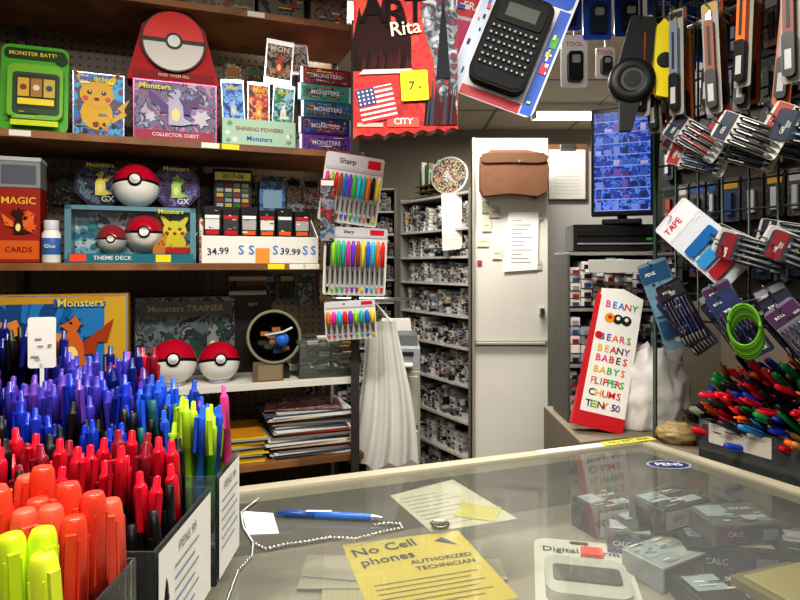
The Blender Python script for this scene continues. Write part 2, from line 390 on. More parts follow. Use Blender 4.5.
def hextin(s, y, z, c):
    b = MB('hexagonal_card_tin', SF(s, y, z), .003)
    p = [(.074*math.cos(math.radians(a)), .078+.076*math.sin(math.radians(a))) for a in (22.5+45*i for i in range(8))]
    b.prism(p, -.035, .045, mat(c[2]), None, mat('6a5a90', .25, .7))
    q = [(x*.88, .078+(zz-.078)*.88) for x, zz in p]; b.prism(q, -.037, -.035, art([c[0], c[2], c[1], c[0]], 30, s*7))
    splash(b, -.055, .03, .055, .13, -.038, [mat(x) for x in c], int(s*100), 9); dragon(b, 0, .075, .038, -.043, mat(c[3]), mat(c[2])); b.text('Monsters', 0, .13, .02, -.045, YEL); b.text('GX', .02, .03, .024, -.045, WHT)
    b.build()
hextin(.215, .2, Z+.16, ['2f6f50', '6a6f88', '2a1f4a', 'd8d060']); hextin(.425, .2, Z+.16, ['4a3a7a', '7870a0', '3a1f4a', '9fce60'])
b = MB('creature_ball_tin', SF(.318, .075, Z+.158)); ball_tin(b, 0, 0, .064, .063, -12); b.build()
b = MB('ink_card_display_tray', SF(.665, .01, Z), .001)
b.prism([(-.17, 0), (.17, 0), (.17, .085), (.15, .15), (-.16, .15), (-.17, .085)], .1, .105, WHT)
b.box(0, .05, .003, .34, .1, .006, WHT); b.box(0, 0, .04, .34, .004, .08, WHT)
for e in (-1, 1): b.prism([(.0, 0), (.1, 0), (.1, .14), (0, .08)], -.002, .002, WHT, T(e*.169, 0, 0) @ Rz(90) )
b.text('34.99', -.125, .034, .028, -.0032, mat('1b2a55'), rot=4); b.text('39.99', .085, .034, .028, -.0032, mat('1b2a55'), rot=-3)
for x in (-.06, -.03, .04, .13, .155): b.text('S', x, .038, .038, -.0034, mat('2f7fc8'))
for i in range(6):
    x = -.14+.053*i; hh = .15 if i % 2 else .158
    b.box(x, .05, hh/2+.01, .048, .06, hh, BLK); b.rect(x-.02, .1, x+.02, .13, .0195, mat(['d8d8d8', '3a3a40', 'a8a8a8'][i % 3])); b.rect(x-.02, .132, x+.02, .142, .0195, RED if i % 2 else mat('e8e8e8')); b.rect(x-.018, .085, x+.018, .097, .0195, ORG if i > 1 else RED); fine(b, x-.022, .085, x+.022, .16, .019, i, 4, [WHT, GRY, INK])
b.rect(-.018, -.0, .022, .045, -.006, mat('e0963c')); b.build()
b = MB('hanging_card_pack', SF(.515, .05, Z)); b.box(.0, .0, .065, .05, .012, .13, art(['d86a28', 'e8e0d0', 'a83a1a'], 30, 2)); b.rect(-.02, .05, .02, .1, -.007, WHT); b.build()
b = cardbox('calendar_box', .595, .17, Z, .12, .3, .06, mat('202026')); b.rect(-.055, .265, .055, .29, -.001, mat('d8d25a')); b.text('2017-08', 0, .277, .02, -.002, INK)
for i in range(5):
    for j in range(4): b.rect(-.05+.026*j, .18+.016*i, -.03+.026*j, .191+.016*i, -.001, (mat('a8a8a8'), mat('b8a838'), mat('2a6a2a'), mat('882020'), GRY)[(i*3+j) % 5])
b.build()
b = cardbox('blue_card_pack', .72, .17, Z, .085, .27, .05, art(['2b4f7e', '4f7cab', '3a4550'], 30, 12)); b.rect(-.03, .18, .03, .24, -.001, mat('7fa0b8')); b.build()
b = cardbox('hangable_card_pack', .80, .2, Z, .06, .2, .04, art(['506070', '808a90', '302f30'], 40, 12)); b.build()
# --- shelf 3
Z = 1.10
b = cardbox('creature_album_box', .12, .03, Z, .36, .27, .08, art(['1b5f9e', '2a7ab8', '1a4a80'], 5, 2), mat('b88a20'))
b.rect(-.175, .245, .175, .265, -.001, mat('c09028')); b.text('Monsters', .06, .245, .034, -.004, mat('2a60b0')); b.text('Monsters', .062, .246, .03, -.005, mat('e0cc4a'))
b.rect(.12, .005, .175, .262, -.0015, mat('c8a030')); splash(b, -.16, .03, .11, .22, -.0015, [mat('c85a20'), mat('d88a3a'), mat('2a7ab8'), mat('174070')], 17, 10); dragon(b, .04, .13, .08, -.006, mat('c86828'), mat('a04018')); b.build()
b = cardbox('trainer_box', .455, .2, Z, .3, .25, .1, art(['4a5458', '6a7478', '2a3236', '80888a'], 20, 7), mat('3a4448'))
b.rect(-.14, .19, .14, .235, -.001, mat('5a5c58')); b.text('Monsters TRAINER', 0, .212, .028, -.002, mat('a8a080')); splash(b, -.13, .03, .13, .18, -.001, [mat('50646a'), mat('803830'), mat('2f4a40')], 12, 12); dragon(b, .08, .11, .05, -.006, mat('808a88'), mat('303a3a')); b.build()
for s, r in ((.418, .066), (.548, .06)):
    b = MB('creature_ball_tin', SF(s, .07, Z)); ball_tin(b, 0, 0, r, r, -14)
    b.lathe([(r*.5, 0), (r*.6, .002), (r*.45, .012)], mat('aab0b8'), 20); b.build()
b = cardbox('dark_gift_box', .66, .2, Z, .12, .25, .1, mat('26221f')); b.text('GIFT', 0, .22, .015, -.002, mat('c8b070')); b.build()
b = MB('flat_box_stack', SF(.645, .2, Z+.25))
for i in range(5): b.box(.006*(i % 3), .04, .009+.0155*i, .12-.01*(i % 3), .08, .014, (mat('a8a090'), mat('3b3a40'), mat('8a5a33'), mat('c8c4b8'), mat('504038'))[i])
b.build()
b = MB('round_trinket_tin', SF(.705, .02, Z))
X = T(0, .02, .13) @ Rx(78)
b.lathe([(1e-5, -.12), (.06, -.12), (.075, -.03), (.083, .0), (.083, .012), (.074, .012), (.07, -.02), (.055, -.1), (1e-5, -.1)], [BLK, BLK, BLK, mat('3a4a38'), mat('7a7a60'), BLK, BLK, BLK], 30, X)
q = random.Random(4)
for i in range(26):
    a = q.uniform(0, 6.28); rr = q.uniform(0, .05); b.box(rr*math.cos(a), .03+q.uniform(0, .02), .125+rr*math.sin(a)*.8-.01, .025, .02, .012, q.choice([mat('7a5030'), mat('3a3028'), mat('a06a40'), mat('58605a'), mat('2a4a70')]))
b.ball(.02, -.01, .125, .022, mat('2f6ac8', .2)); b.tube([(-.03, -.01, .14), (.02, -.03, .15), (.05, -.01, .16)], .004, mat('c8c8c0')); b.box(0, .08, .02, .1, .1, .04, mat('2c2a28')); b.box(-.02, -.0, .03, .09, .01, .06, mat('6a5a48')); b.rect(-.05, .005, .02, .05, -.006, mat('8a7a60')); b.build()
b = MB('clear_storage_box', SF(.875, .02, Z), .002)
c = clear('e6ece8', .8, .07)
for q_ in ((0, 0, .055, .19, .004, .11), (0, .15, .055, .19, .004, .11), (-.095, .075, .055, .004, .15, .11), (.095, .075, .055, .004, .15, .11), (0, .075, .003, .19, .15, .005)): b.box(*q_, c)
b.box(0, .0, .115, .21, .012, .01, c); b.box(0, .15, .115, .21, .012, .01, c)
q = random.Random(2)
for i in range(60): b.box(q.uniform(-.07, .07), q.uniform(.02, .13), .012+.0016*i, .035, .02, .012, (mat('c8b898'), GRY, mat('7a7468'), WHT, mat('b08040'), mat('a8a49a'), mat('5a5a60'))[i % 7], Rx(q.uniform(-8, 8)))
b.build()
# --- shelf 4
Z = .86
b = MB('magazine_stack', SF(.82, .02, Z)); q = random.Random(12)
for i in range(30):
    w_ = q.uniform(.22, .28)
    b.box(q.uniform(-.012, .012), .1+q.uniform(-.01, .01), .003+.0046*i, w_, .19, .0038, [WHT, mat('c8c8c4'), mat('88807a'), mat('a83a2c'), mat('e8e4da'), mat('4a5a70'), WHT, mat('3a3a3a'), mat('c8b8a0')][(i*5) % 9], Rz(q.uniform(-3.5, 3.5)))
b.L = T(0, .1, .142) @ Rz(-8) @ Rx(-90); b.rect(-.13, -.09, .11, .09, 0, art(['d8d8d8', '5a6a90', 'a04030', 'b8b0a0', '303848'], 25, 6)); b.text('MAG', -.02, .06, .05, -.001, WHT); b.build()
b = MB('magazine_stack', SF(.6, .02, Z))
for i in range(14): b.box(R.uniform(-.012, .012), .1, .003+.0058*i, .16, .19, .0052, [mat('d8c830'), mat('c88a20'), mat('3a3a3a'), mat('a8a8a0')][i % 4], Rz(R.uniform(-4, 4)))
b.build()
for i in range(5):
    b = cardbox('stock_box', -.1+.24*i, .05, .45, .2, .26, .2, mat(('5c4a3a', '3c4450', '6a6258', '46382e', '504c48')[i])); b.text('STOCK', 0, .13, .04, -.002, GRY); b.build()
for i in range(4):
    b = cardbox('stock_box', -.35+.22*i, .05, .86, .19, .17, .2, mat(('4a3a4a', '3c4450', '6a3258', '46382e')[i])); b.text('STOCK', 0, .08, .04, -.002, GRY); b.build()

# marker cards hanging at shelf end
FAN = ['e8242c', 'f87a28', 'f8d828', '46c04a', '2ab8b0', '2e6fe0', '7a3fd0', 'e83aa8', 'a05030', '202020', '2fc5f8', '9cdc3a']
def markercard(X, w, h, npen, head, t, seed):
    b = MB('marker_set_card', X)
    b.prism(rrect(w, h, .008, 3, 0, -h/2), 0, .003, mat('d8d6d0', .3))
    b.prism(rrect(w*.97, head, .006, 3, 0, -head/2), -.002, 0, mat('c8c8ce', .3)); b.rect(-w*.48, -head, w*.48, -head*.8, -.0025, mat('b8b8c0')); b.text(t, -w*.12, -head*.45, head*.45, -.003, INK); b.rect(w*.22, -head*.7, w*.44, -head*.2, -.003, RED)
    q = random.Random(seed); cs = FAN[:]; q.shuffle(cs)
    for i in range(npen):
        x = -w*.43+w*.86*i/(npen-1); m = mat(cs[i % 12], .25); r = w*.86/(npen-1)*.42; Lp = h-head-.02
        Y = T(x, -.002-r, -h+.01)
        b.lathe([(1e-5, 0), (r*.5, 0), (r*.7, Lp*.06), (r*.85, Lp*.1), (r*.85, Lp*.5), (r, Lp*.5), (r, Lp*.9), (r*.6, Lp), (1e-5, Lp)], [m, m, m, mat('c4c4c4'), m, m, m, m], 8, Y)
        b.rect(x-r*.3, -h+.01+Lp*.16, x+r*.3, -h+.01+Lp*.42, -.003-2*r, INK)
    b.tube([(0, .0, -.012), (0, .02, -.004), (0, .06, 0)], .002, SIL)
    return b.build()
XM = frame(-.13, 1.78, 0, 1, .12)
markercard(XM @ T(.0, 0, 1.775) @ Ry(8) @ Rx(-2), .175, .205, 12, .05, 'Sharp', 1)
markercard(XM @ T(.0, -.02, 1.56) @ Ry(2) @ Rx(3), .185, .20, 12, .03, 'Sharp', 2)
markercard(XM @ T(-.02, -.01, 1.345) @ Ry(-3), .15, .115, 9, .02, 'M', 3)
b = MB('display_post', XM @ T(0, .07, 0)); b.box(0, 0, 1.1, .025, .025, 2.2, mat('3a3733'))
for z in (1.775, 1.56, 1.345): b.box(0, -.03, z, .006, .05, .006, SIL)
b.build()
b = MB('hanging_eraser_pack', XM @ T(-.085, -.03, 1.70)); b.box(0, 0, -.09, .04, .008, .18, art(['a02a2a', '2a2a2a', '888888', '3a5a80'], 30, 3)); b.rect(-.018, -.02, .018, -.005, -.005, WHT); b.build()

# draped white plastic bag
def sheet(name, X, w0, w1, h, m, amp=.02, nx=40, nz=30, folds=4, seed=0):
    b = MB(name, X); vs = []; fs = []
    for j in range(nz+1):
        t = j/nz; ww = w0+(w1-w0)*t
        for i in range(nx+1):
            u = i/nx
            y = amp*(.3+t)*(math.sin(u*folds*6.28+1.2*t+seed)+.35*math.sin(u*folds*14+2*t))+.45*amp*noise.noise(Vector((u*4, t*3, seed)))
            vs.append(((u-.5)*ww+.03*t*math.sin(t*2+seed), y, -h*t+.02*noise.noise(Vector((u*3, 2, seed)))*(1-t)+.03*t*noise.noise(Vector((u*4, 7, seed)))))
    for j in range(nz):
        for i in range(nx):
            a = j*(nx+1)+i; fs.append((a, a+nx+1, a+nx+2, a+1))
    b.add(vs, fs, m, True)
    return b
b = sheet('hanging_plastic_bag', T(-.06, 1.92, 1.27), .09, .23, .46, mat('dddcd6', .45), .012, folds=3, seed=1)
b.tube([(-.04, .0, 0), (-.02, .01, .06), (.03, .0, 0)], .004, WHT); b.build()
b = MB('bag_rail', T(-.06, 1.93, 1.34)); b.tube([(-.16, .0, 0), (.12, 0, 0)], .006, SIL); b.tube([(-.16, 0, 0), (-.16, 0, -1.34)], .008, SIL); b.build()

# ------------------------------------------------------------------ corridor
b = MB('filing_cabinet', T(-.03, 2.65, 0), .004)
b.box(0, .2, .49, .24, .4, .98, mat('a8a79c'))
for i in range(4): b.box(0, -.004, .13+.24*i, .22, .012, .22, mat('b4b3a8')); b.box(0, -.02, .19+.24*i, .08, .02, .012, SIL)
b.build()
b = MB('office_printer', T(-.02, 2.65, .981), .006)
b.box(0, .16, .05, .22, .3, .1, mat('a9adb0')); b.box(0, .19, .125, .2, .2, .05, mat('6c7074')); b.box(.0, -.01, .03, .15, .08, .012, WHT); b.box(0, .005, .075, .16, .01, .02, DK); b.prism([(-.08, 0), (.08, 0), (.07, .08), (-.07, .08)], .0, .006, WHT, T(0, .27, .13)); b.build()

def store_shelf(name, X, L, D, levels, top, seed):
    q = random.Random(seed)
    b = MB(name, X); m = mat('c4c2ba')
    for z in levels: b.box(L/2, D/2, z, L, D, .012, m)
    for x in (0, L): b.box(x, D/2, top/2, .015, D, top, mat('8c8b86'))
    b.box(L/2, D, top/2, L, .01, top, mat('3f3c38'))
    cols = [WHT, WHT, mat('c9c9c6'), mat('d6d8d8'), mat('8f97a0'), mat('d8d6cc'), mat('6c7076'), mat('b8a890'), mat('2a2c32'), mat('e0e0e0')]
    for k, z in enumerate(levels[:-1]):
        gap = levels[k+1]-z-.02
        x = .02
        while x < L-.03:
            ww = q.uniform(.012, .036); ww = min(ww, L-.012-x)
            nst = q.randint(3, 7); hh = gap*q.uniform(.55, .98)/nst; y0 = q.uniform(.0, .04)
            for i in range(nst):
                cc = q.choice(cols); xx = x+q.uniform(-.002, .002); yy = y0+q.uniform(0, .012)
                b.box(xx+ww/2, yy+.06, z+.006+hh*(i+.5), ww*.92, .11, hh*.86, cc)
                b.rect(xx+ww*.12, z+.006+hh*(i+.25), xx+ww*.75, z+.006+hh*(i+.7), yy+.0045, q.choice([INK, mat('6a6e78'), mat('883030'), mat('3a5080'), GRY, INK, WHT, BLK, INK]))
            x += ww+.002
        b.rect(.01, z-.006, L-.01, z+.006, -.0015, mat('d8d6cc'))
        for i in range(int(L/.09)): b.rect(.03+.09*i, z-.005, .07+.09*i, z+.005, -.002, WHT)
    return b.build()
LV = [.2, .36, .52, .69, .866, 1.046, 1.198, 1.355, 1.488, 1.626, 1.80]
XC = frame(0, 3.4, 0, .514, -.857)
store_shelf('storage_shelf', XC, .64, .28, LV, 1.82, 4)
store_shelf('storage_shelf', T(-.75, 3.95, 0), .72, .28, [.3, .5, .7, .9, 1.05, 1.2, 1.35, 1.5, 1.65, 1.8, 1.95], 1.97, 5)
b = MB('decorative_plate', XC @ T(.40, .05, 1.812) @ Rz(38) @ Rx(-8))
b.prism(circ(.1, 30, 0, .102), 0, .015, mat('a8a8a0', .3, .5)); b.disc(0, .102, .092, -.001, art(['b03a30', 'b8a880', '3a4a60', '3a3a3a', 'e0c060'], 45, 3)); b.disc(0, .102, .04, -.002, art(['c0c0b8', '6a6a60', 'a04030'], 50, 5)); b.build()
b = MB('small_goods_basket', XC @ T(.1, .02, 1.812))
for i in range(3): b.box(.1, .1, .01+.03*i, .22, .16, .006, mat('7a6a50'))
q = random.Random(9)
for i in range(22): b.box(.01+.009*i, .06+.02*(i % 3), .09+.01*(i % 4), .010, .03, q.uniform(.08, .18), [mat('3a6a3a'), mat('a89880'), mat('8a3030'), mat('e0e0d8'), GRY, mat('404858')][i % 6], Ry(q.uniform(-4, 4)))
b.build()
b = MB('hanging_notice', XC @ T(.52, -.016, 1.80) @ Rz(52)); b.prism([(-.05, 0), (.05, 0), (.052, -.27), (-.045, -.28)], 0, .002, PAPER)
for i in range(9): b.rect(-.04, -.05-.022*i, .03, -.048-.022*i, -.0006, mat('c4c4c4'))
b.build()
# door
b = MB('door_1', T(.312, 2.6, 0), .003)
dm = rough_noise('d4d2c8', 'e2e0d8', 4, .4)
b.box(.165, .02, 1.56, .33, .04, .88, dm); b.box(.165, .02, .555, .33, .04, 1.09, dm); b.box(.165, .012, 1.11, .33, .03, .024, mat('8e8c84'))
b.box(.165, .012, 1.11, .30, .05, .012, mat('a8a69e')); b.box(.006, .015, 1.0, .012, .055, 2.0, mat('9d9b92')); b.box(.3, -.01, 1.25, .02, .03, .03, SIL)
b.build()
b = MB('leather_pouch', T(.485, 2.565, 1.74), .006)
pts = [(-.145, .03), (-.13, .0), (-.02, .012), (.1, .0), (.14, .02), (.15, .12), (.13, .185), (.05, .2), (-.1, .2), (-.145, .17)]
b.prism(pts, -.02, .02, rough_noise('543826', '684834', 30, .6)); b.prism([(x*.96, z*.25+.14) for x, z in pts], -.026, -.02, mat('5c3f2c', .6)); b.disc(.02, .15, .006, -.028, SIL); b.build()
b = MB('posted_paper', T(.525, 2.594, 1.55)); b.prism([(-.075, -.13), (.07, -.12), (.075, .13), (-.055, .13)], 0, .003, mat('f6f5f0', .7))
for i in range(11): b.rect(-.045, .09-.018*i, .0+.05*math.sin(i*2)**2, .0925-.018*i, -.0006, GRY)
b.build()
for x, z, w, h, c in ((.37, 1.70, .03, .05, 'a8b090'), (.375, 1.62, .04, .05, 'd8d6c0'), (.41, 1.68, .05, .05, 'c8c8b8'), (.36, 1.55, .05, .04, 'e8e6c0'), (.60, 1.66, .03, .03, 'b8c8d0'), (.42, 1.50, .04, .05, 'e0dcd0'), (.345, 1.46, .02, .02, 'c03030'), (.60, 1.45, .025, .04, 'c8c4b0')):
    b = MB('sticky_note', T(x, 2.597, z)); b.box(0, 0, 0, w, .002, h, mat(c)); b.rect(-w*.3, 0, w*.3, .003, -.0015, GRY); b.build()
b = MB('wall_magnet', T(.58, 2.59, 1.75)); b.prism(circ(.022, 14), -.005, .008, mat('d8d8d8')); b.disc(0, 0, .014, -.006, INK); b.build()
b = MB('wall_partition', T(.66, 2.8, 0)); b.box(.26, .03, .99, .52, .06, 1.98, rough_noise('c0c2c0', 'cfd0cc', 3)); b.build()
b = MB('clipboard', T(.775, 2.787, 1.76), .002); b.box(0, 0, .12, .19, .006, .26, mat('7a5a3a')); b.box(0, -.005, .11, .17, .004, .23, PAPER); b.box(0, -.01, .235, .07, .012, .025, SIL)
for i in range(12): b.rect(-.06, .02+.016*i, .06, .0215+.016*i, -.0076, mat('b8b8b8'))
b.build()

# ------------------------------------------------------------------ right back: side counter and rack
b = MB('side_counter', None, .003)
top = [(.515, 1.712), (.675, 1.765), (.715, 1.745), (1.10, 1.03), (1.75, 1.03), (1.75, 2.15), (.515, 2.15)]
n = len(top)
vs = [(x, y, .945) for x, y in top]+[(x, y, .0) for x, y in top]
b.add(vs, [list(range(n)), list(range(2*n-1, n-1, -1))]+[(i, n+i, n+(i+1) % n, (i+1) % n) for i in range(n)], rough_noise('77705f', '867e6c', 6)); b.build()
Zs = .946
b = MB('ink_cartridge_rack', T(.56, 1.93, Zs), .001)
for z in (.18, .36, .54): b.box(.16, .08, z, .36, .18, .010, mat('8f8f8a'))
for x in (-.02, .34): b.box(x, .08, .27, .008, .18, .54, mat('5a5a56'))
b.box(.16, .165, .27, .36, .006, .54, mat('2a2a2a'))
q = random.Random(3)
for z in (0, .186, .366):
    x = -.012
    while x < .31:
        w_ = q.uniform(.022, .04); hh = q.uniform(.022, .030)
        for i in range(int(.168/hh)-(q.random() < .3)):
            b.box(x+w_/2, .06+q.uniform(-.01, .01), z+.003+hh*(i+.5), w_*.94, .1, hh*.9, q.choice([WHT, mat('d0d4d8'), mat('3a4a7a'), GRY, WHT, WHT, mat('a8b0b4')])); b.rect(x+w_*.2, z+.006+hh*i, x+w_*.8, z+.006+hh*(i+.5), -.002, q.choice([mat('305080'), INK, GRY, mat('902828'), INK, WHT]))
        x += w_+.002
b.build()
b = MB('black_receipt_printer', T(.70, 1.98, Zs+.547) @ Rz(-6), .006)
b.box(0, .02, .045, .27, .16, .085, mat('1c1d20', .35)); b.box(0, -.064, .06, .24, .012, .02, mat('0c0c0d')); b.box(0, -.066, .025, .25, .008, .006, GRY); b.box(.1, -.064, .04, .02, .006, .01, GRN); b.build()
b = MB('flat_screen_monitor', T(.722, 1.95, Zs+.633) @ Rz(-22), .004)
b.box(0, .0, .01, .12, .1, .016, BLK); b.box(0, .02, .04, .03, .02, .06, BLK); b.box(0, 0, .205, .19, .035, .35, mat('15161a', .3))
b.rect(-.085, .045, .085, .365, -.0185, art(['0c1640', '1c3890', '5a80d8', '161f58', '3a58b0'], 38, 3, .2, .4, False, .7))
q = random.Random(8)
for i in range(9):
    b.rect(-.085, .046+.036*i, .085, .049+.036*i, -.0188, mat('8898d8', .3, 0, .5))
    for j in range(6): b.rect(-.08+.027*j, .05+.036*i, -.066+.027*j+q.uniform(0, .010), .05+.036*i+q.uniform(.010, .026), -.019, mat(q.choice(['2a3f98', '7080c8', '4a3a80', '1a2a60', '6a50a0', '3a5ab0', 'a8a0d0']), .3, 0, .5))
b.build()
b = MB('white_tray', T(.62, 1.86, Zs+.48) @ Rz(-10), .003); b.box(.06, 0, .005, .2, .08, .01, WHT); b.box(.06, -.04, .02, .2, .006, .04, mat('b8b8b4')); b.tube([(.06, .03, .005), (.06, .075, .005)], .004, SIL); b.build()

b = MB('toy_advertising_bag', T(.592, 1.80, Zs+.012) @ Ry(12.5) @ Rx(-5) @ Rz(-6))
hw, hh = .064, .43
b.prism([(-hw-.01, 0), (hw+.01, 0), (hw, hh-.02), (.0, hh), (-hw, hh-.01)], 0, .05, mat('f1f0ec', .4), None, mat('c5202c', .35))
b.rect(-hw-.013, 0, -hw+.003, hh-.03, -.001, mat('c8202c')); b.rect(-hw-.01, -.0, hw+.01, .045, -.0015, mat('c8202c'))
rows = [('BEANY', .375), ('B', .345), ('BEARS', .275), ('BEANY', .24), ('BABES', .21), ('BABYS', .175), ('FLIPPERS', .14), ('CHUMS', .105), ('TEENY 50', .07)]
q = random.Random(2); CC = ['e03a8c', '2a7ad0', '46b04a', 'ee7a28', '7a3fb0', 'd8242c', 'e8b820', '222222']
for t, z in rows:
    wd = .1/len(t)
    if t == 'B':
        for i, c in enumerate(('e8a020', '222222', '222222')): b.disc(-.025+.025*i, z-.01, .015, -.002, mat(c)); b.disc(-.025+.025*i, z-.007, .006, -.003, WHT if i else RED)
        continue
    for i, ch in enumerate(t):
        if ch != ' ': b.text(ch, (i-(len(t)-1)/2)*min(wd, .020)+.003, z, .029, -.002, mat(q.choice(CC)))
b.disc(-.048, .278, .011, -.003, RED)
b.build()
def crumple(name, X, rx, ry, rz, m, seed, amp=.25, sub=64):
    b = MB(name, X); vs = []; fs = []; n = sub; k = sub//2
    for j in range(k+1):
        a = math.pi*j/k
        for i in range(n):
            t = 6.283185*i/n; d = Vector((math.sin(a)*math.cos(t), math.sin(a)*math.sin(t), -math.cos(a)))
            f = 1+amp*(.5-abs(noise.noise(d*2.0+Vector((seed, 0, 0))))*1.4)+amp*.35*(.5-abs(noise.noise(d*5+Vector((seed, 3, 0))))*1.4)-amp*.12*abs(noise.noise(d*12+Vector((seed, 3, 5))))
            vs.append(Vector((d.x*rx*f, d.y*ry*f, max(-rz*.8, d.z*rz*f)+rz*.8)))
    for j in range(k):
        for i in range(n): fs.append((j*n+i, j*n+(i+1) % n, (j+1)*n+(i+1) % n, (j+1)*n+i))
    b.add(vs, fs, m, True); return b
b = crumple('white_plastic_bag', T(.765, 1.855, Zs), .115, .06, .135, mat('e8e7e4', .4), 3, .28)
for e in (-1, 1):
    b.lathe([(.026, .19), (.018, .225), (.030, .255), (.036, .275), (.01, .27)], mat('e6e5e2', .4), 7, T(e*.04, 0, 0) @ Ry(e*12))
b.build()
b = crumple('taped_brown_parcel', T(.785, 1.70, Zs) @ Rz(-20), .055, .035, .032, mat('a08a60', .3), 6, .15); b.box(0, -.0, .056, .05, .03, .003, mat('c8b878', .2)); b.build()

# ------------------------------------------------------------------ wire grid with hanging packs
def GF(t, y=0, z=0): return frame(.74, 1.74, 0, .4, -.9165) @ T(t, y, z)
gm = mat('1a3328', .4)
b = MB('wire_grid_rack', GF(0))
b.tube([(0, 0, Zs), (0, 0, 2.38)], .006, gm, 8); b.tube([(.66, 0, Zs), (.66, 0, 2.38)], .008, gm, 8)
for i in range(1, 9): b.tube([(.073*i, 0, 1.3), (.073*i, 0, 2.38)], .003, gm, 5)
for i in range(16): b.tube([(0, .004, 1.3+.072*i), (.66, .004, 1.3+.072*i)], .003, gm, 5)
b.tube([(0, -.03, 2.085), (.66, -.03, 2.085)], .005, SIL, 8)
for t in (0, .3, .6): b.tube([(t, 0, 2.085), (t, -.03, 2.085)], .004, SIL, 6)
b.tube([(.0, 0, 1.6), (-.08, .12, 2.3)], .005, gm); b.build()
b = MB('backboard_with_hanging_packs', GF(0, .30, 0)); q = random.Random(21)
b.box(.2, .03, 1.86, 1.0, .012, 1.06, mat('2c2824'))
for z in (1.55, 1.72, 1.89, 2.06, 2.23, 2.38):
    x = -.25
    while x < .66:
        w_ = q.uniform(.035, .07); h_ = q.uniform(.11, .15); b.prism(rrect(w_, h_, .005, 2, x+w_/2, z-h_/2), 0, .02, art(q.sample(['16171c', '2a2c34', '3a4450', '5a2a2a', '20365a', '6a6458', '1a1a1e', '484a50'], 3), 70, q.randint(1, 5))); b.rect(x+.006, z-.035, x+w_-.006, z-.010, -.001, mat(q.choice(['882828', '284888', 'a8a8a8', 'a88828', '202020']))); b.box(x+w_/2, -.004, z-h_*.6, w_*.3, .008, h_*.5, mat(q.choice(['b0b4b8', '202226', 'a04a20', '2a4a80']))); x += w_+.008
b.build()
def hook(b, z, L=.12): b.tube([(0, L, z+.006), (0, -.02, z), (0, -.028, z+.008)], .0022, SIL, 5)
cut = ['d06022', 'b8521e', 'd06a2a', '9a4420', '8a9296', 'd06022', '6a3420', '68788a', 'c05a20', '3a5a90', '808890', '7a4228', '30507a']
for i in range(20):
    m = mat(cut[i % 13]); t = .05+.0235*i; yy = -.04-.04*(i % 4)
    b = MB('utility_knife_pack', GF(t, yy, 2.10-.02*(i % 3)) @ Rz(10+6*(i % 3)) @ Ry(R.uniform(-5, 5)))
    b.prism(rrect(.036, .26, .006, 3, 0, -.13), .002, .004, mat(['78746c', 'b05c24', '5a5650', '8a8680'][i % 4]))
    b.prism(rrect(.020, .2, .008, 4, 0, -.145), -.014, .002, m); b.prism(rrect(.023, .09, .008, 3, 0, -.205), -.017, -.001, BLK); b.rect(-.003, -.15, .003, -.06, -.0155, DK); b.rect(-.006, -.235, .006, -.195, -.0175, mat('a8a8a8'))
    b.prism([(-.006, -.05), (.006, -.05), (.004, -.02), (-.006, -.03)], -.008, -.004, SIL); b.rect(-.016, -.022, .016, -.006, .0015, mat(['902020', '202024', 'a88a20'][i % 3]))
    hook(b, -.012, -yy-.01); b.build()
def pack(name, t, y, z, w, h, rot, cols, txt, seed, pens=0, tiltx=0, rz=22, tc=None, ts=.12):
    b = MB(name, GF(t, y, z) @ Rz(rz) @ Ry(rot) @ Rx(tiltx))
    b.prism(rrect(w, h, .008, 3, 0, -h/2), 0, .004, mat(cols[0], .3)); b.rect(-w*.48, -h*.24, w*.48, -h*.04, -.001, mat(cols[1], .3))
    b.text(txt, -w*.15, -h*.14, w*ts*1.3, -.002, tc or WHT); fine(b, -w*.45, -h*.96, w*.45, -h*.1, -.0015, seed, 12, [GRY, INK, mat(cols[1]), mat('c8c8c8')])
    if pens:
        for i in range(pens):
            x = -w*.4+w*.8*i/(pens-1); r = w*.8/(pens-1)*.36
            m = mat(cols[2+i % (len(cols)-2)], .25)
            b.lathe([(1e-5, 0), (r*.3, 0), (r, h*.12), (r, h*.6), (r*.6, h*.68), (1e-5, h*.70)], [SIL, SIL, m, m, m], 7, T(x, -r-.001, -h*.97)); b.box(x, -2*r-.001, -h*.46, r*.5, .002, h*.24, SIL)
    else:
        for i, c in enumerate(cols[2:]): b.prism(rrect(w*.8, h*.5/(len(cols)-2)*.75, .004, 2, 0, -h*.42-h*.5/(len(cols)-2)*(i+.4)), -.01, 0, mat(c, .3))
    hook(b, -.01, -y*.95); return b.build()
for i in range(12):
    pack('pen_blister_pack', .08+.034*i, -.04-.035*(i % 4), 1.81-.03*(i % 3), .066, .15, -(52+8*(i % 3)), [['c4c2bc', '2a2c32', 'd0cec8', 'a8acb0', '3a3c42'][i % 5], ['a83030', '2a2a30', 'a03a3a', '303848'][i % 4], '222226', ['7a2a2a', '303038', '3a5a90'][i % 3]], 'GEL', i, 5)
pack('correction_tape_pack', .13, -.09, 1.585, .115, .235, -48, ['d0d4dc', 'dcdfe4', '2468a8', '3a90c8', 'a82a34'], 'TAPE', 4, 0, 0, 18, RED, .16)
pack('correction_tape_pack', .10, -.05, 1.60, .06, .22, -42, ['a82030', 'c8303a', 'b02a34', '7a1820'], 'TAPE', 5, 0, 0, 18)
for i in range(6):
    pack('pencil_lead_pack', .23+.04*i, -.05-.04*(i % 3), 1.53-.015*(i % 3), .062, .145, -(62+5*(i % 4)), [['a8a69e', 'c8c6c0', '3a3e48'][i % 3], ['2a3038', 'a8a8a8', '7a2a30'][i % 3], '2a2a30', '505860'], 'HB', 6+i, 5, 0, 20, INK if i % 3 == 1 else WHT)
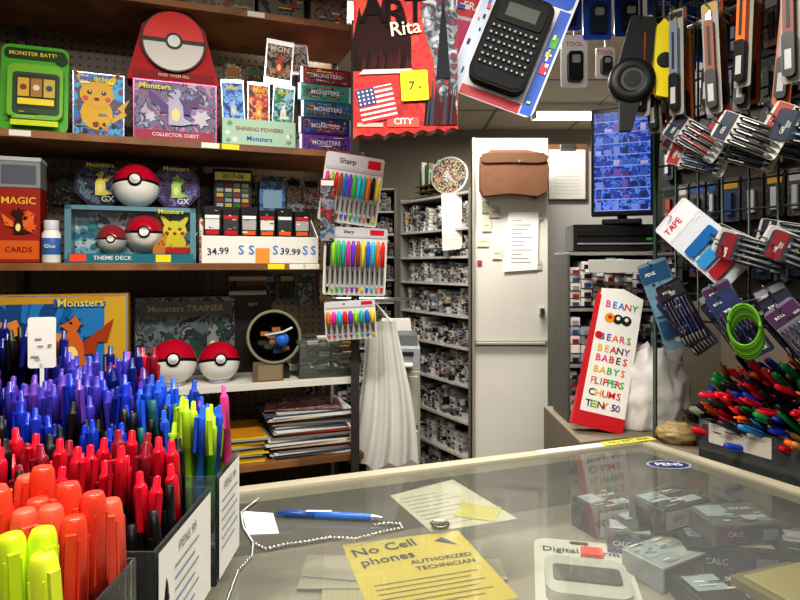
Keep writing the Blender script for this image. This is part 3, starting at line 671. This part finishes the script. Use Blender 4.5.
pack('ballpoint_pen_pack', .03, -.05, 1.46, .085, .25, -20, ['6a8898', '2a5070', '6f98b0', '2a4a70'], 'PENS', 7, 0)
for i in range(12):
    pack('ballpoint_pen_pack', .06+.036*i, -.035-.035*(i % 4), 1.405-.02*(i % 3), .068, .165, -(28+6*(i % 3)), [['22283a', '70707a', '323c52', '1c1c26', '302a30'][i % 5], ['303444', '4a2f50', '303a60', '303030', '8a8a90'][i % 5], '14163a', '3a2a48', '101116', '223058'], 'ROLL', 8+i, 7, 0, 20, None, .10)
b = MB('silicone_wristbands', GF(.40, -.16, 1.37) @ Rz(20))
for i in range(7):
    c = [(.0+.032*math.cos(a), .004*i-.01, -.05-.005*i+.045*math.sin(a)) for a in (6.283185*k/24 for k in range(25))]
    b.tube(c, .0032, [mat('5a9a20'), mat('88b830'), mat('4a8a30')][i % 3], 6)
hook(b, .0, .16); b.build()

# ceiling rail with hanging goods
b = MB('ceiling_hanging_rail', T(0, 1.57, 2.3))
b.tube([(-.5, 0, 0), (.75, 0, 0)], .008, SIL, 8)
for x in (-.45, .2, .72): b.tube([(x, 0, 0), (x, 0, H-2.3)], .005, SIL, 6)
b.build()
b = MB('ceiling_hanging_rail', T(0, 1.92, 2.35)); b.tube([(.2, 0, 0), (1.2, 0, 0)], .008, SIL, 8)
for x in (.25, 1.15): b.tube([(x, 0, 0), (x, 0, H-2.35)], .005, SIL, 6)
b.build()
# souvenir bag
b = MB('souvenir_gift_bag', T(.008, 1.5, 1.765))
red = art(['98161c', 'b82824', 'a82020', 'c43c2c'], 12, 3, .6)
bot = []
N = 24
for i in range(N+1): bot.append((-.125+.262*i/N, .010*abs(math.sin(i*.9))+.02*i/N))
P = [(-.125, .43)]+bot+[(.135, .43)]
b.prism(P, 0, .05, red, None, mat('8a1418'))
q = random.Random(15)
b.rect(-.118, .2, -.02, .42, -.001, mat('b8442f', .7)); b.poly([(-.125, .25), (-.11, .33), (-.1, .29), (-.08, .4), (-.06, .31), (-.045, .38), (-.03, .27), (.0, .33), (.02, .25), (.02, .19), (-.125, .19)], -.0013, mat('2a1416', .9))
for i in range(22):
    x = -.12+.0065*i; hgt = q.uniform(.03, .07); b.poly([(x-.007, .17), (x+.007, .17), (x, .17+hgt)], -.0016-.0001*i, mat(q.choice(['1c1214', '3a1a1c', '4a1c1c']), .9))
b.poly([(.03, .43), (.135, .43), (.135, .05), (.09, .045), (.075, .2), (.05, .28)], -.0014, art(['a8adb2', '72777e', '3a3e46', '902830'], 28, 8, .7))
for i in range(16):
    x = .06+.0045*i; hgt = q.uniform(.05, .11); b.poly([(x-.008, .035), (x+.008, .035), (x, .05+hgt)], -.002-.0001*i, mat(q.choice(['16181c', '2a2e36', '50181c', '3a4048']), .9))
b.poly([(.082, .15), (.094, .30), (.1, .36), (.106, .30), (.118, .15)], -.0042, mat('23262c', .9))
dkm = mat('140c0e', .9)
b.text('A', -.075, .32, .10, -.0045, dkm); b.text('R', -.02, .31, .10, -.0045, dkm); b.text('T', .03, .32, .09, -.0045, dkm); b.text('Rita', .005, .275, .05, -.006, mat('e8d8b8', .7), rot=8)
b.L = T(-.065, 0, .085) @ Ry(-12)
b.rect(-.045, -.04, .045, .045, -.003, WHT)
for i in range(7): b.rect(-.045, -.04+.0125*i, .045, -.033+.0125*i, -.0036, RED)
b.rect(-.045, .002, .0, .045, -.0042, mat('22306a'))
for i in range(4):
    for j in range(4): b.disc(-.04+.011*i, .008+.01*j, .0028, -.0048, WHT, n=5)
b.L = Matrix()
b.prism(rrect(.068, .075, .004, 2, .035, .13), -.008, -.006, mat('f4ec10', .6), Ry(-3)); b.text('7 -', .03, .13, .03, -.009, INK)
b.rect(-.115, .03, -.05, .04, -.002, mat('d8a090')); b.poly([(-.11, .16), (.03, .165), (.02, .175), (-.1, .172)], -.004, mat('d8c0b0')); b.rect(-.04, .03, .04, .055, -.002, mat('d84a40')); b.text('CITY', 0, .043, .022, -.003, WHT)
for x in (-.07, .07): b.tube([(x-.03, .025, .43), (x-.01, .05, .52), (x+.0, .07, .54), (x+.02, .05, .52), (x+.03, .025, .43)], .003, WHT)
b.build()
# label maker
b = MB('label_maker_blister_pack', T(.285, 1.53, 2.015) @ Ry(22) @ Rz(-6))
b.prism(rrect(.235, .35, .02, 4, 0, .01), .0, .005, mat('c8ccd2', .5)); b.prism(rrect(.22, .05, .012, 3, 0, .15), -.002, 0, mat('2450b0')); b.text('LABELER', 0, .15, .03, -.004, WHT)
b.rect(-.112, -.16, -.083, .12, -.001, mat('a8b4c8')); b.rect(.083, -.16, .112, .12, -.001, mat('2c58b8')); b.rect(-.08, -.163, .08, -.138, -.001, mat('a02a30'))
b.prism(rrect(.15, .24, .03, 5, 0, -.01), -.04, 0, mat('0c0d0f', .8)); b.prism(rrect(.138, .228, .03, 5, 0, -.01), -.042, -.04, mat('131417', .8)); b.prism(rrect(.12, .065, .01, 4, 0, .06), -.046, -.04, mat('050506', .7)); b.rect(-.04, .043, .04, .078, -.047, mat('3d4840', .6)); b.text('CONVERT 21', 0, .06, .012, -.0475, BLK)
for i in range(9):
    for j in range(6): b.prism(rrect(.010, .010, .003, 2, -.056+.014*i, .012-.019*j), -.046, -.041, mat(['202226', '36393e', '16171a'][(i+j) % 3], .8)); b.rect(-.058+.014*i, .010-.019*j, -.054+.014*i, .014-.019*j, -.0465, mat('a8a8a8', .8))
b.rect(.09, .02, .108, .05, -.003, GRN); b.rect(.09, -.05, .108, -.02, -.003, RED); fine(b, .085, -.14, .11, .1, -.004, 3, 9, [WHT, YEL]); fine(b, -.11, -.15, -.085, .1, -.004, 5, 9, [INK, RED, BLU])
b.tube([(0, .0, .175), (0.02, .02, .25), (.1, .035, .31)], .003, SIL); b.build()
b = MB('hanging_stationery_card', T(.20, 1.64, 2.02) @ Ry(14))
b.prism(rrect(.2, .3, .01, 3, 0, .1), 0, .005, mat('c4c8cc', .5)); b.rect(-.09, .1, .05, .24, -.001, mat('c84a50', .6)); b.rect(-.09, -.03, .05, .09, -.001, mat('c04a78', .6)); b.text('ERASE', -.02, .13, .03, -.002, WHT); fine(b, -.09, -.04, .09, .2, -.003, 8, 14); b.tube([(0, .003, .24), (-.03, -.03, .285)], .003, SIL); b.build()
b = MB('hanging_black_tape_reel', T(.605, 1.57, 1.93) @ Rz(-12), 0)
X = Rx(90)
b.lathe([(.018, -.02), (.05, -.022), (.058, -.015), (.058, .015), (.05, .022), (.018, .02), (.018, -.02)], mat('121214', .45), 28, X)
b.prism([(-.03, -.04), (.02, -.06), (.0, -.13), (-.03, -.13)], -.012, .012, mat('121214')); b.prism([(-.035, .04), (.05, .035), (.06, .16), (.0, .17)], -.01, .012, mat('161719', .7)); b.disc(0, 0, .03, -.0225, mat('3a3c40')); b.disc(0, 0, .022, -.023, BLK)
b.tube([(.02, 0, .16), (.02, 0, .37)], .003, SIL); b.build()
b = MB('hanging_yellow_tape_measure', T(.69, 1.57, 1.93) @ Rz(-15), .004)
b.prism([(-.022, -.04), (.018, -.05), (.03, .0), (.03, .12), (.0, .16), (-.03, .13)], -.02, .02, mat('d8c820', .3)); b.prism(circ(.02, 20, 0, .05), -.024, .024, BLK); b.box(0, 0, -.06, .012, .015, .05, BLK); b.tube([(.0, 0, .15), (.0, 0, .37)], .003, SIL); b.build()
for x, z, w_, h_, c1, c2 in ((.56, 2.02, .085, .17, 'd9dadb', '17181b'), (.53, 2.2, .1, .13, '2040a0', '1a1d28'), (.63, 2.17, .09, .16, '2a50b0', '203040'), (.73, 2.18, .09, .15, '1a3a80', '1c1c22'), (.84, 2.12, .1, .2, '2a50a0', '101014'), (.42, 2.21, .09, .13, '303848', '9098a8'), (.95, 2.1, .1, .22, '2a4a90', '15151a'), (.66, 2.05, .06, .1, 'd0d0d0', '282a30')):
    b = MB('blue_tool_pack', T(x, 1.92+.012*(z < 2.1), z)); b.prism(rrect(w_, h_, .008, 3, 0, h_/2), -.004, 0, mat(c1, .3)); b.prism(rrect(w_*.55, h_*.55, .01, 4, 0, h_*.38), -.025, -.004, mat(c2, .3)); b.prism(rrect(w_*.3, h_*.15, .004, 2, 0, h_*.5), -.03, -.025, GRY); b.text('TOOL', 0, h_*.82, .02, -.005, WHT if c1[0] != 'd' else RED)
    b.tube([(0, -.002, h_-.01), (0, -.002, 2.35-z)], .002, SIL); b.build()

# ------------------------------------------------------------------ glass counter
CF = frame(-.373, 1.333, 0, .941, .338)
FL = (-1.3, 1.333-.927*.359); FC = (.686, 1.714); RC = (1.10, .937); NR = (1.38, .412); NL = (-1.3, .15)
def slab(b, pts, z0, z1, m):
    n = len(pts); vs = [(x, y, z1) for x, y in pts]+[(x, y, z0) for x, y in pts]
    b.add(vs, [list(range(n)), list(range(2*n-1, n-1, -1))]+[(i, n+i, n+(i+1) % n, (i+1) % n) for i in range(n)], m)
cnt = MB('glass_display_counter')
outer = [NL, NR, FC, FL]
gl = clear('eceee6', .9, .09, .05, 1.45)
cnt.add([(x, y, .950) for x, y in outer], [(0, 1, 2, 3)], gl)
slab(cnt, outer, .795, .805, rough_noise('7f7a70', '938e84', 4, .5)); slab(cnt, outer, .0, .5, mat('6a6258'))
def wallseg(p, q, z0, z1, th, m):
    p = Vector(p); q = Vector(q); d = (q-p).normalized(); nrm = Vector((-d.y, d.x))*th
    slab(cnt, [tuple(p), tuple(q), tuple(q+nrm), tuple(p+nrm)], z0, z1, m)
TR = rough_noise('a8a18c', 'b8b19c', 8, .4)
wallseg(FL, FC, .93, .956, -.035, TR); wallseg(FC, RC, .93, .956, -.03, TR); wallseg(RC, NR, .93, .956, -.03, TR)
wallseg(FL, FC, .5, .93, -.012, mat('77736a')); wallseg(FC, NR, .5, .93, -.012, clear('c0cac4', .8, .2)); wallseg(NR, NL, .5, .95, -.012, clear('c0cac4', .8, .2)); wallseg(NL, FL, .5, .95, -.012, mat('77796f'))
cnt.build()
b = MB('price_strip_label', CF @ T(.78, -.017, .9565)); b.box(.1, 0, .0006, .2, .028, .001, PAPER)
b.L = T(.1, 0, .0013) @ Rx(-90); b.text('RECEIPT REQUIRED', 0, 0, .018, 0, GRY); b.build()
b = MB('yellow_notice_strip', CF @ T(.99, -.017, .9575)); b.box(.08, .0, .0006, .17, .03, .001, mat('e6e04a'))
b.L = T(.08, 0, .0015) @ Rx(-90); b.text('NO RETURN', 0, 0, .024, 0, INK); b.build()
b = MB('blue_oval_sticker', T(.672, 1.50, .951)); b.L = Rx(-90); b.disc(0, 0, .055, 0, mat('a8acb0'), .032); b.disc(0, 0, .05, -.0004, mat('24306a'), .028); b.text('PENS', 0, 0, .03, -.0009, WHT); b.build()
def axisT(p, d, roll=0):
    d = Vector(d).normalized(); return T(*p) @ Vector((0, 0, 1)).rotation_difference(d).to_matrix().to_4x4() @ Rz(roll)
def pen(b, p, d, L, r, body, cap, kind='click', roll=0):
    X = axisT(p, d, roll)
    if kind == 'click':
        b.lathe([(r*.2, 0), (r*.85, L*.1), (r, L*.35), (r, L*.62), (r*1.02, L*.62), (r*.98, L*.89), (r*.75, L*.915), (r*.55, L*.92), (r*.5, L*.99), (1e-5, L)], [SIL, body, body, body, cap, cap, cap, cap, cap], 9, X)
        b.box(0, -r*1.4, L*.77, r*.75, r*.4, L*.27, cap, X); b.box(0, -r*1.1, L*.9, r*.75, r*.8, L*.02, cap, X)
    elif kind == 'cap':
        b.lathe([(r*.3, 0), (r, L*.02), (r, L*.55), (r*1.22, L*.55), (r*1.22, L*.93), (r*.9, L), (1e-5, L)], [body, body, body, cap, cap, cap], 8, X)
        b.box(0, -r*1.6, L*.78, r*.6, r*.4, L*.34, cap, X)
    elif kind == 'sharp':
        b.lathe([(r*.5, 0), (r, L*.05), (r, L*.45), (r*1.1, L*.45), (r*1.05, L*.72), (r*.75, L*.9), (r*.6, L), (1e-5, L)], [body, body, cap, cap, cap, cap, cap], 10, X)
        b.box(0, -r*1.3, L*.7, r*.6, r*.35, L*.3, cap, X); b.box(0, -r*1.0, L*.55, r*.3, r*.3, L*.12, WHT, X)
    else:
        b.lathe([(r*.8, 0), (r, L*.03), (r, L*.5), (r*1.12, L*.5), (r*1.02, L*.90), (r*.9, L*.97), (r*.78, L*.99), (r*.7, L), (1e-5, L)], [body, body, cap, cap, cap, cap, cap, cap], 14, X)
        b.box(0, -r*1.25, L*.76, r*.7, r*.4, L*.36, cap, X)
        for a in range(0, 360, 60): b.box(0, -r*1.04, L*.72, r*.12, r*.16, L*.36, cap, X @ Rz(a+30))
b = MB('ballpoint_pen'); pen(b, (-.034, 1.168, .9585), (-1, .1, 0), .215, .0072, mat('3a6ec0', .15), mat('28488a', .25), 'click', 180); b.box(-.16, 1.181, .966, .05, .006, .001, WHT); b.build()
b = MB('coin', T(.077, 1.154, .951)); b.lathe([(1e-5, 0), (.018, 0), (.0185, .001), (.0185, .003), (.017, .004), (.016, .0034), (1e-5, .0034)], mat('8a8578', .3, .9), 24); b.build()
b = MB('ball_chain')
ch = [(-.30, 1.27, .955), (-.318, 1.2, .955), (-.295, 1.13, .955), (-.262, 1.07, .955), (-.235, 1.045, .955), (-.20, 1.065, .955), (-.178, 1.07, .955), (-.127, 1.09, .955), (-.08, 1.085, .955), (-.037, 1.11, .955), (.004, 1.13, .955), (-.0, 1.16-.012, .955), (-.03, 1.15, .955), (-.057, 1.138, .955)]
ch2 = [(-.262, 1.07, .955), (-.252, 1.02, .955), (-.262, .97, .955), (-.256, .90, .955), (-.25, .84, .955)]
ch3 = [(-.318, 1.2, .955), (-.345, 1.19, .98), (-.352, 1.17, 1.06), (-.35, 1.165, 1.12)]
for cc in (ch, ch2, ch3):
    for i in range(len(cc)-1):
        a, c = Vector(cc[i]), Vector(cc[i+1]); k = max(1, int((c-a).length/.0075))
        for j in range(k): p = a.lerp(c, j/k); b.ball(p.x, p.y, p.z, .0032, SIL, 6)
    b.tube(cc, .0008, SIL, 4)
b.build()
def flat(name, pts, z, m, th=.0008):
    b = MB(name); slab(b, pts, z, z+th, m); return b
flat('paper_slip', [(-.32, 1.215), (-.255, 1.205), (-.225, 1.115), (-.282, 1.11)], .9510, PAPER).build()
b = flat('price_list_sheet', [(-.022, 1.32), (.125, 1.42), (.235, 1.20), (.06, 1.14)], .942, mat('b8b6a8'))
b.L = T(.09, 1.27, .9435) @ Rz(25) @ Rx(-90)
for i in range(9): b.rect(-.07, -.09+.019*i, .06-.02*(i % 3), -.087+.019*i, 0, GRY)
b.L = Matrix(); b.L = T(.16, 1.24, .9437) @ Rz(-20) @ Rx(-90); b.rect(-.04, -.045, .045, .03, -.0005, mat('b4ae52')); b.build()
b = MB('yellow_handwritten_notice', T(.035, 1.01, .940) @ Rz(17) @ Rx(-90))
b.prism([(-.115, -.12), (.115, -.13), (.115, .115), (-.11, .12)], 0, .001, mat('c0b040', .5))
b.text('No Cell', -.04, .085, .038, -.0012, INK, rot=6); b.text('phones', -.045, .045, .034, -.0012, INK, rot=4); b.text('AUTHORIZED', .045, .02, .018, -.0012, INK); b.text('TECHNICIAN', .045, -.003, .018, -.0012, INK)
for i in range(6): b.rect(-.09, -.035-.014*i, .09-.02*(i % 2), -.033-.014*i, -.0012, mat('6a5a28'))
b.poly([(.055, .085), (.09, .06), (.075, .095)], -.0012, INK); b.build()
b = MB('digital_alarm_clock_pack', T(.385, 1.26, .806) @ Rz(-12) @ Rx(-90), .002)
b.prism(rrect(.2, .3, .03, 5, 0, -.02), -.006, 0, mat('d4d6d2', .3)); b.prism(rrect(.16, .15, .03, 5, 0, -.075), -.03, -.006, mat('b8bab6', .3)); b.prism(rrect(.13, .06, .01, 4, 0, -.075), -.034, -.03, mat('4c5250', .3)); b.text('12:00', 0, -.075, .035, -.035, mat('5a6258'))
b.text('Digital Alarm', 0, .075, .031, -.0075, INK); b.prism(rrect(.04, .012, .005, 3, 0, .115), -.008, -.005, BLK); b.prism(rrect(.045, .035, .003, 2, .02, .025), -.0345, -.006, mat('ef4a38')); fine(b, -.09, -.15, .09, .05, -.0065, 3, 8, [GRY, INK]); b.build()
for i, (x, y, z, a, w_, d_, h_, c) in enumerate(((.60, 1.42, .806, 15, .2, .13, .055, '1d2430'), (.70, 1.29, .806, -10, .19, .12, .06, '29303c'), (.55, 1.25, .806, 30, .14, .1, .05, '98a0a8'), (.62, 1.38, .866, 25, .15, .1, .05, '273040'), (.72, 1.30, .867, 5, .15, .11, .045, '5a6068'), (.62, 1.13, .806, 8, .17, .11, .04, '1d2430'), (.50, 1.47, .806, 22, .12, .1, .07, '303844'), (.84, 1.22, .806, -20, .13, .12, .08, '2a3040'), (.52, 1.36, .806, -15, .1, .08, .05, '3a4654'))):
    b = MB('calculator_box', T(x, y, z) @ Rz(a), .002); b.box(0, 0, h_/2, w_, d_, h_, mat(c, .35))
    b.rect(-w_*.46, h_*.1, w_*.46, h_*.9, -d_/2-.0008, mat('b8bcc0') if i % 3 == 0 else mat('2c4478')); b.text('CALC', -w_*.2, h_*.55, h_*.3, -d_/2-.002, INK if i % 3 == 0 else WHT); b.rect(w_*.2, h_*.25, w_*.42, h_*.75, -d_/2-.0015, mat('8a9ab0')); fine(b, -w_*.4, h_*.15, w_*.4, h_*.4, -d_/2-.0015, i, 5, [WHT, GRY])
    b.L = T(0, 0, h_+.0008) @ Rx(-90); b.rect(-w_*.42, -d_*.1, -w_*.02, d_*.4, 0, mat('98a8b8')); b.text('SOLAR', w_*.2, d_*.2, .016, -.0006, WHT); b.rect(w_*.05, -d_*.38, w_*.42, -d_*.1, 0, mat('a8acb0')); fine(b, -w_*.45, -d_*.45, w_*.45, d_*.45, -.0008, i+3, 12, [WHT, GRY, mat('5a7ab0'), INK]); b.build()
b = MB('wooden_name_plate', T(.74, 1.10, .806) @ Rz(20), .003); b.box(0, 0, .03, .2, .14, .06, mat('7a7048')); b.box(0, 0, .062, .17, .11, .004, mat('a89e68')); b.build()
b = MB('loose_paper_pile', T(.12, 1.3, .806)); q = random.Random(6)
for i in range(9): b.box(q.uniform(-.35, .12), q.uniform(-.15, .0), .001+.0012*i, q.uniform(.1, .2), q.uniform(.08, .14), .001, q.choice([mat('b8b4a8'), mat('a8a498'), mat('98948a'), mat('aaa488')]), Rz(q.uniform(-12, 12)))
b.build()

# ------------------------------------------------------------------ pen display on the left of the counter
ac = clear('e6ecee', .85, .05, .05, 1.4)
b = MB('acrylic_pen_display', None)
def bin_(x0, x1, y0, y1, z0, z1):
    t = .003
    b.box((x0+x1)/2, y0, (z0+z1)/2, x1-x0, t, z1-z0, ac); b.box((x0+x1)/2, y1, (z0+z1)/2, x1-x0, t, z1-z0, ac)
    for x in (x0, x1): b.box(x, (y0+y1)/2, (z0+z1)/2, t, y1-y0, z1-z0, ac)
    b.box((x0+x1)/2, (y0+y1)/2, z0, x1-x0, y1-y0, .004, ac)
bin_(-.62, -.285, .50, .645, 1.0, 1.135); bin_(-.72, -.275, .67, .865, .98, 1.13); bin_(-.74, -.27, .88, 1.0, .98, 1.14)
bin_(-.86, -.42, 1.01, 1.135, 1.08, 1.22)
b.box(-.57, .76, .969, .55, .52, .018, mat('b8bcc0', .3)); b.box(-.66, 1.06, 1.02, .36, .1, .12, mat('2c2e32'))
for y0, y1, z0, z1, xx in ((.675, .86, .985, 1.125, -.2715), (.885, .995, .985, 1.135, -.2665)):
    b.add([(xx, y0, z0), (xx, y1, z0), (xx, y1, z1), (xx, y0, z1)], [(0, 1, 2, 3)], mat('e4e4e0', .6))
    L0 = T(xx+.001, (y0+y1)/2, 0) @ Rz(90)
    for i in range(6): b.rect(-.045, z1-.04-.014*i, .04-.015*(i % 2), z1-.037-.014*i, 0, mat('6f88b0') if i % 2 else GRY, L0)
    b.text('PENS 99', 0, z1-.02, .018, 0, GRY, L0)
b.build()
def penrow(name, x0, x1, y0, y1, z0, top, step, r, chooser, kind, tilt=.12, rows=3, L=.19):
    b = MB(name); q = random.Random(len(name)*7+int(x0*100))
    nx = max(1, int((x1-x0)/step))
    for j in range(rows):
        for i in range(nx+1):
            x = x0+(x1-x0)*i/max(1, nx)+q.uniform(-.35, .35)*step; y = y0+(y1-y0)*(j+.5)/rows+q.uniform(-.006, .006)
            zt = top+q.uniform(-.026, .016); dx, dy = q.uniform(-tilt, tilt), q.uniform(-tilt, tilt)
            body, cap = chooser(q, x)
            pen(b, (x-dx*L, y-dy*L*.6, zt-L), (dx, dy*.6, 1), L, r, body, cap, kind, q.uniform(-60, 60))
    return b.build()
mk = lambda *p: (lambda q, x: q.choice(p))
VIO = mat('3f38a0', .22); NAVY = mat('14206a', .25); LIL = mat('5a3a98', .25); RB = mat('c0182e', .22); DBL = mat('1a34a8', .22); LIME = mat('a5cc28', .3); BRB = mat('2a58d0', .2)
MRN = mat('801828', .25); GRD = mat('2a2a30', .3)
penrow('black_pens', -.83, -.62, 1.02, 1.125, 1.1, 1.335, .019, .0078, mk((BLK, BLK), (NAVY, NAVY), (BLK, NAVY), (BLK, BLK)), 'click')
penrow('violet_pens', -.62, -.46, 1.02, 1.125, 1.1, 1.29, .019, .0078, mk((VIO, VIO), (DBL, DBL), (BLK, VIO), (BLK, NAVY)), 'click')
penrow('maroon_pens', -.53, -.45, 1.08, 1.125, 1.1, 1.285, .022, .0078, mk((RB, RB), (MRN, RB), (MRN, MRN)), 'click', rows=2)
penrow('purple_pens', -.72, -.43, .94, .995, 1.0, 1.265, .019, .0078, mk((BLK, VIO), (VIO, VIO), (LIL, LIL), (NAVY, DBL), (BLK, NAVY)), 'click', rows=3)
penrow('blue_pens', -.70, -.42, .885, .935, 1.0, 1.225, .019, .008, mk((BLK, DBL), (DBL, DBL), (BLK, BLK), (BLK, BLK), (NAVY, NAVY)), 'click', rows=2)
penrow('black_cap_markers', -.44, -.36, .89, .99, 1.0, 1.225, .017, .008, mk((BLK, BLK), (BLK, BLK), (BLK, mat('1f5a60')), (WHT, BLK)), 'sharp', rows=4)
penrow('bright_blue_pens', -.42, -.33, .95, .99, 1.0, 1.26, .017, .0075, mk((BRB, BRB), (BLU, BRB), (VIO, BLU)), 'click', rows=2)
penrow('lime_pens', -.35, -.285, .89, .99, 1.0, 1.235, .015, .0072, mk((LIME, LIME), (LIME, LIME), (mat('4fae48'), LIME), (mat('3d8ae0'), BRB), (BLK, BRB)), 'click', .08, rows=4)
penrow('pink_pens', -.32, -.29, .97, .992, 1.0, 1.24, .017, .0072, mk((PINK, PINK), (mat('3d8ae0'), PINK)), 'click', .05, rows=1)
penrow('red_pens', -.56, -.30, .72, .85, .99, 1.215, .023, .0088, mk((BLK, RB), (RB, RB), (MRN, RB), (BLK, RB), (BLK, BLK), (BLK, MRN)), 'click', rows=4)
penrow('navy_pens', -.70, -.50, .76, .86, .99, 1.20, .022, .0088, mk((BLK, DBL), (DBL, VIO), (BLK, BLK)), 'click', rows=2)
penrow('permanent_markers', -.345, -.29, .68, .80, .99, 1.165, .02, .0085, mk((BLK, BLK), (WHT, BLK), (BLK, GRD), (BLK, RB)), 'sharp', .14, rows=3)
OR = mat('dc4630', .25); YG = mat('c4e02a', .25, 0, .05)
penrow('orange_highlighters', -.47, -.31, .56, .635, 1.01, 1.225, .025, .0125, mk((OR, mat('dc5238', .25)), (OR, OR), (mat('c83c44'), mat('e05a44'))), 'hi', .06, rows=3)
penrow('yellow_highlighters', -.46, -.315, .51, .55, 1.01, 1.20, .026, .0125, mk((YG, YG), (YG, mat('d4e43c', .25, 0, .05))), 'hi', .06, rows=2)
b = MB('shelf_price_tag', T(-.60, 1.005, 1.22) @ Rz(15)); b.prism(rrect(.042, .085, .004, 2, 0, .10), 0, .002, WHT); b.box(0, .001, .03, .006, .002, .07, WHT); fine(b, -.018, .07, .018, .13, -.0006, 2, 5, [GRY, INK]); b.build()

# ------------------------------------------------------------------ pens in bin at right
RFm = frame(.795, 1.575, .946, .47, -.883)
b = MB('clear_pen_bin', RFm)
for q_ in ((.24, .0, .05, .5, .003, .10), (.24, .2, .06, .5, .003, .12), (-.01, .1, .055, .003, .2, .11), (.49, .1, .055, .003, .2, .11), (.24, .1, .003, .5, .2, .004), (.12, .1, .05, .003, .2, .1), (.3, .1, .05, .003, .2, .1)): b.box(*q_, ac)
b.box(.10, -.004, .07, .16, .002, .05, mat('b8b4a8')); fine(b, .03, .05, .17, .09, -.0055, 4, 8, [GRY, INK, RED]); b.build()
b = MB('assorted_pens', RFm); q = random.Random(11)
pc = [RB, RED, mat('1f8a44', .3), DBL, BLU, mat('2a76b8', .3), ORG, BLK, mat('168a48', .3), RB, BLK, GRD, mat('a87040')]
for i in range(480):
    k = i/480; x = q.uniform(.0+.05*k, .52); y = .17-.15*(i % 7)/7; z = .03+.25*k*(.4+.6*x/.5)
    c = q.choice(pc); c2 = c if q.random() < .4 else (BLK if q.random() < .6 else mat('a8acb0'))
    d = Vector((q.uniform(-.6, .1), q.uniform(-.8, -.3), q.uniform(.1, .7)))
    pen(b, (x-d.x*.06, y+.03, z), d, .15, .0062, c2, c, 'cap' if q.random() < .6 else 'click', q.uniform(0, 360))
b.build()
b = MB('pen_riser_block', RFm @ T(0, .21, 0)); b.box(.26, .04, .1, .48, .06, .2, mat('4a463c')); b.box(.26, .005, .1, .46, .008, .15, mat('5a5648')); b.build()
print('objs', len(scene.objects))
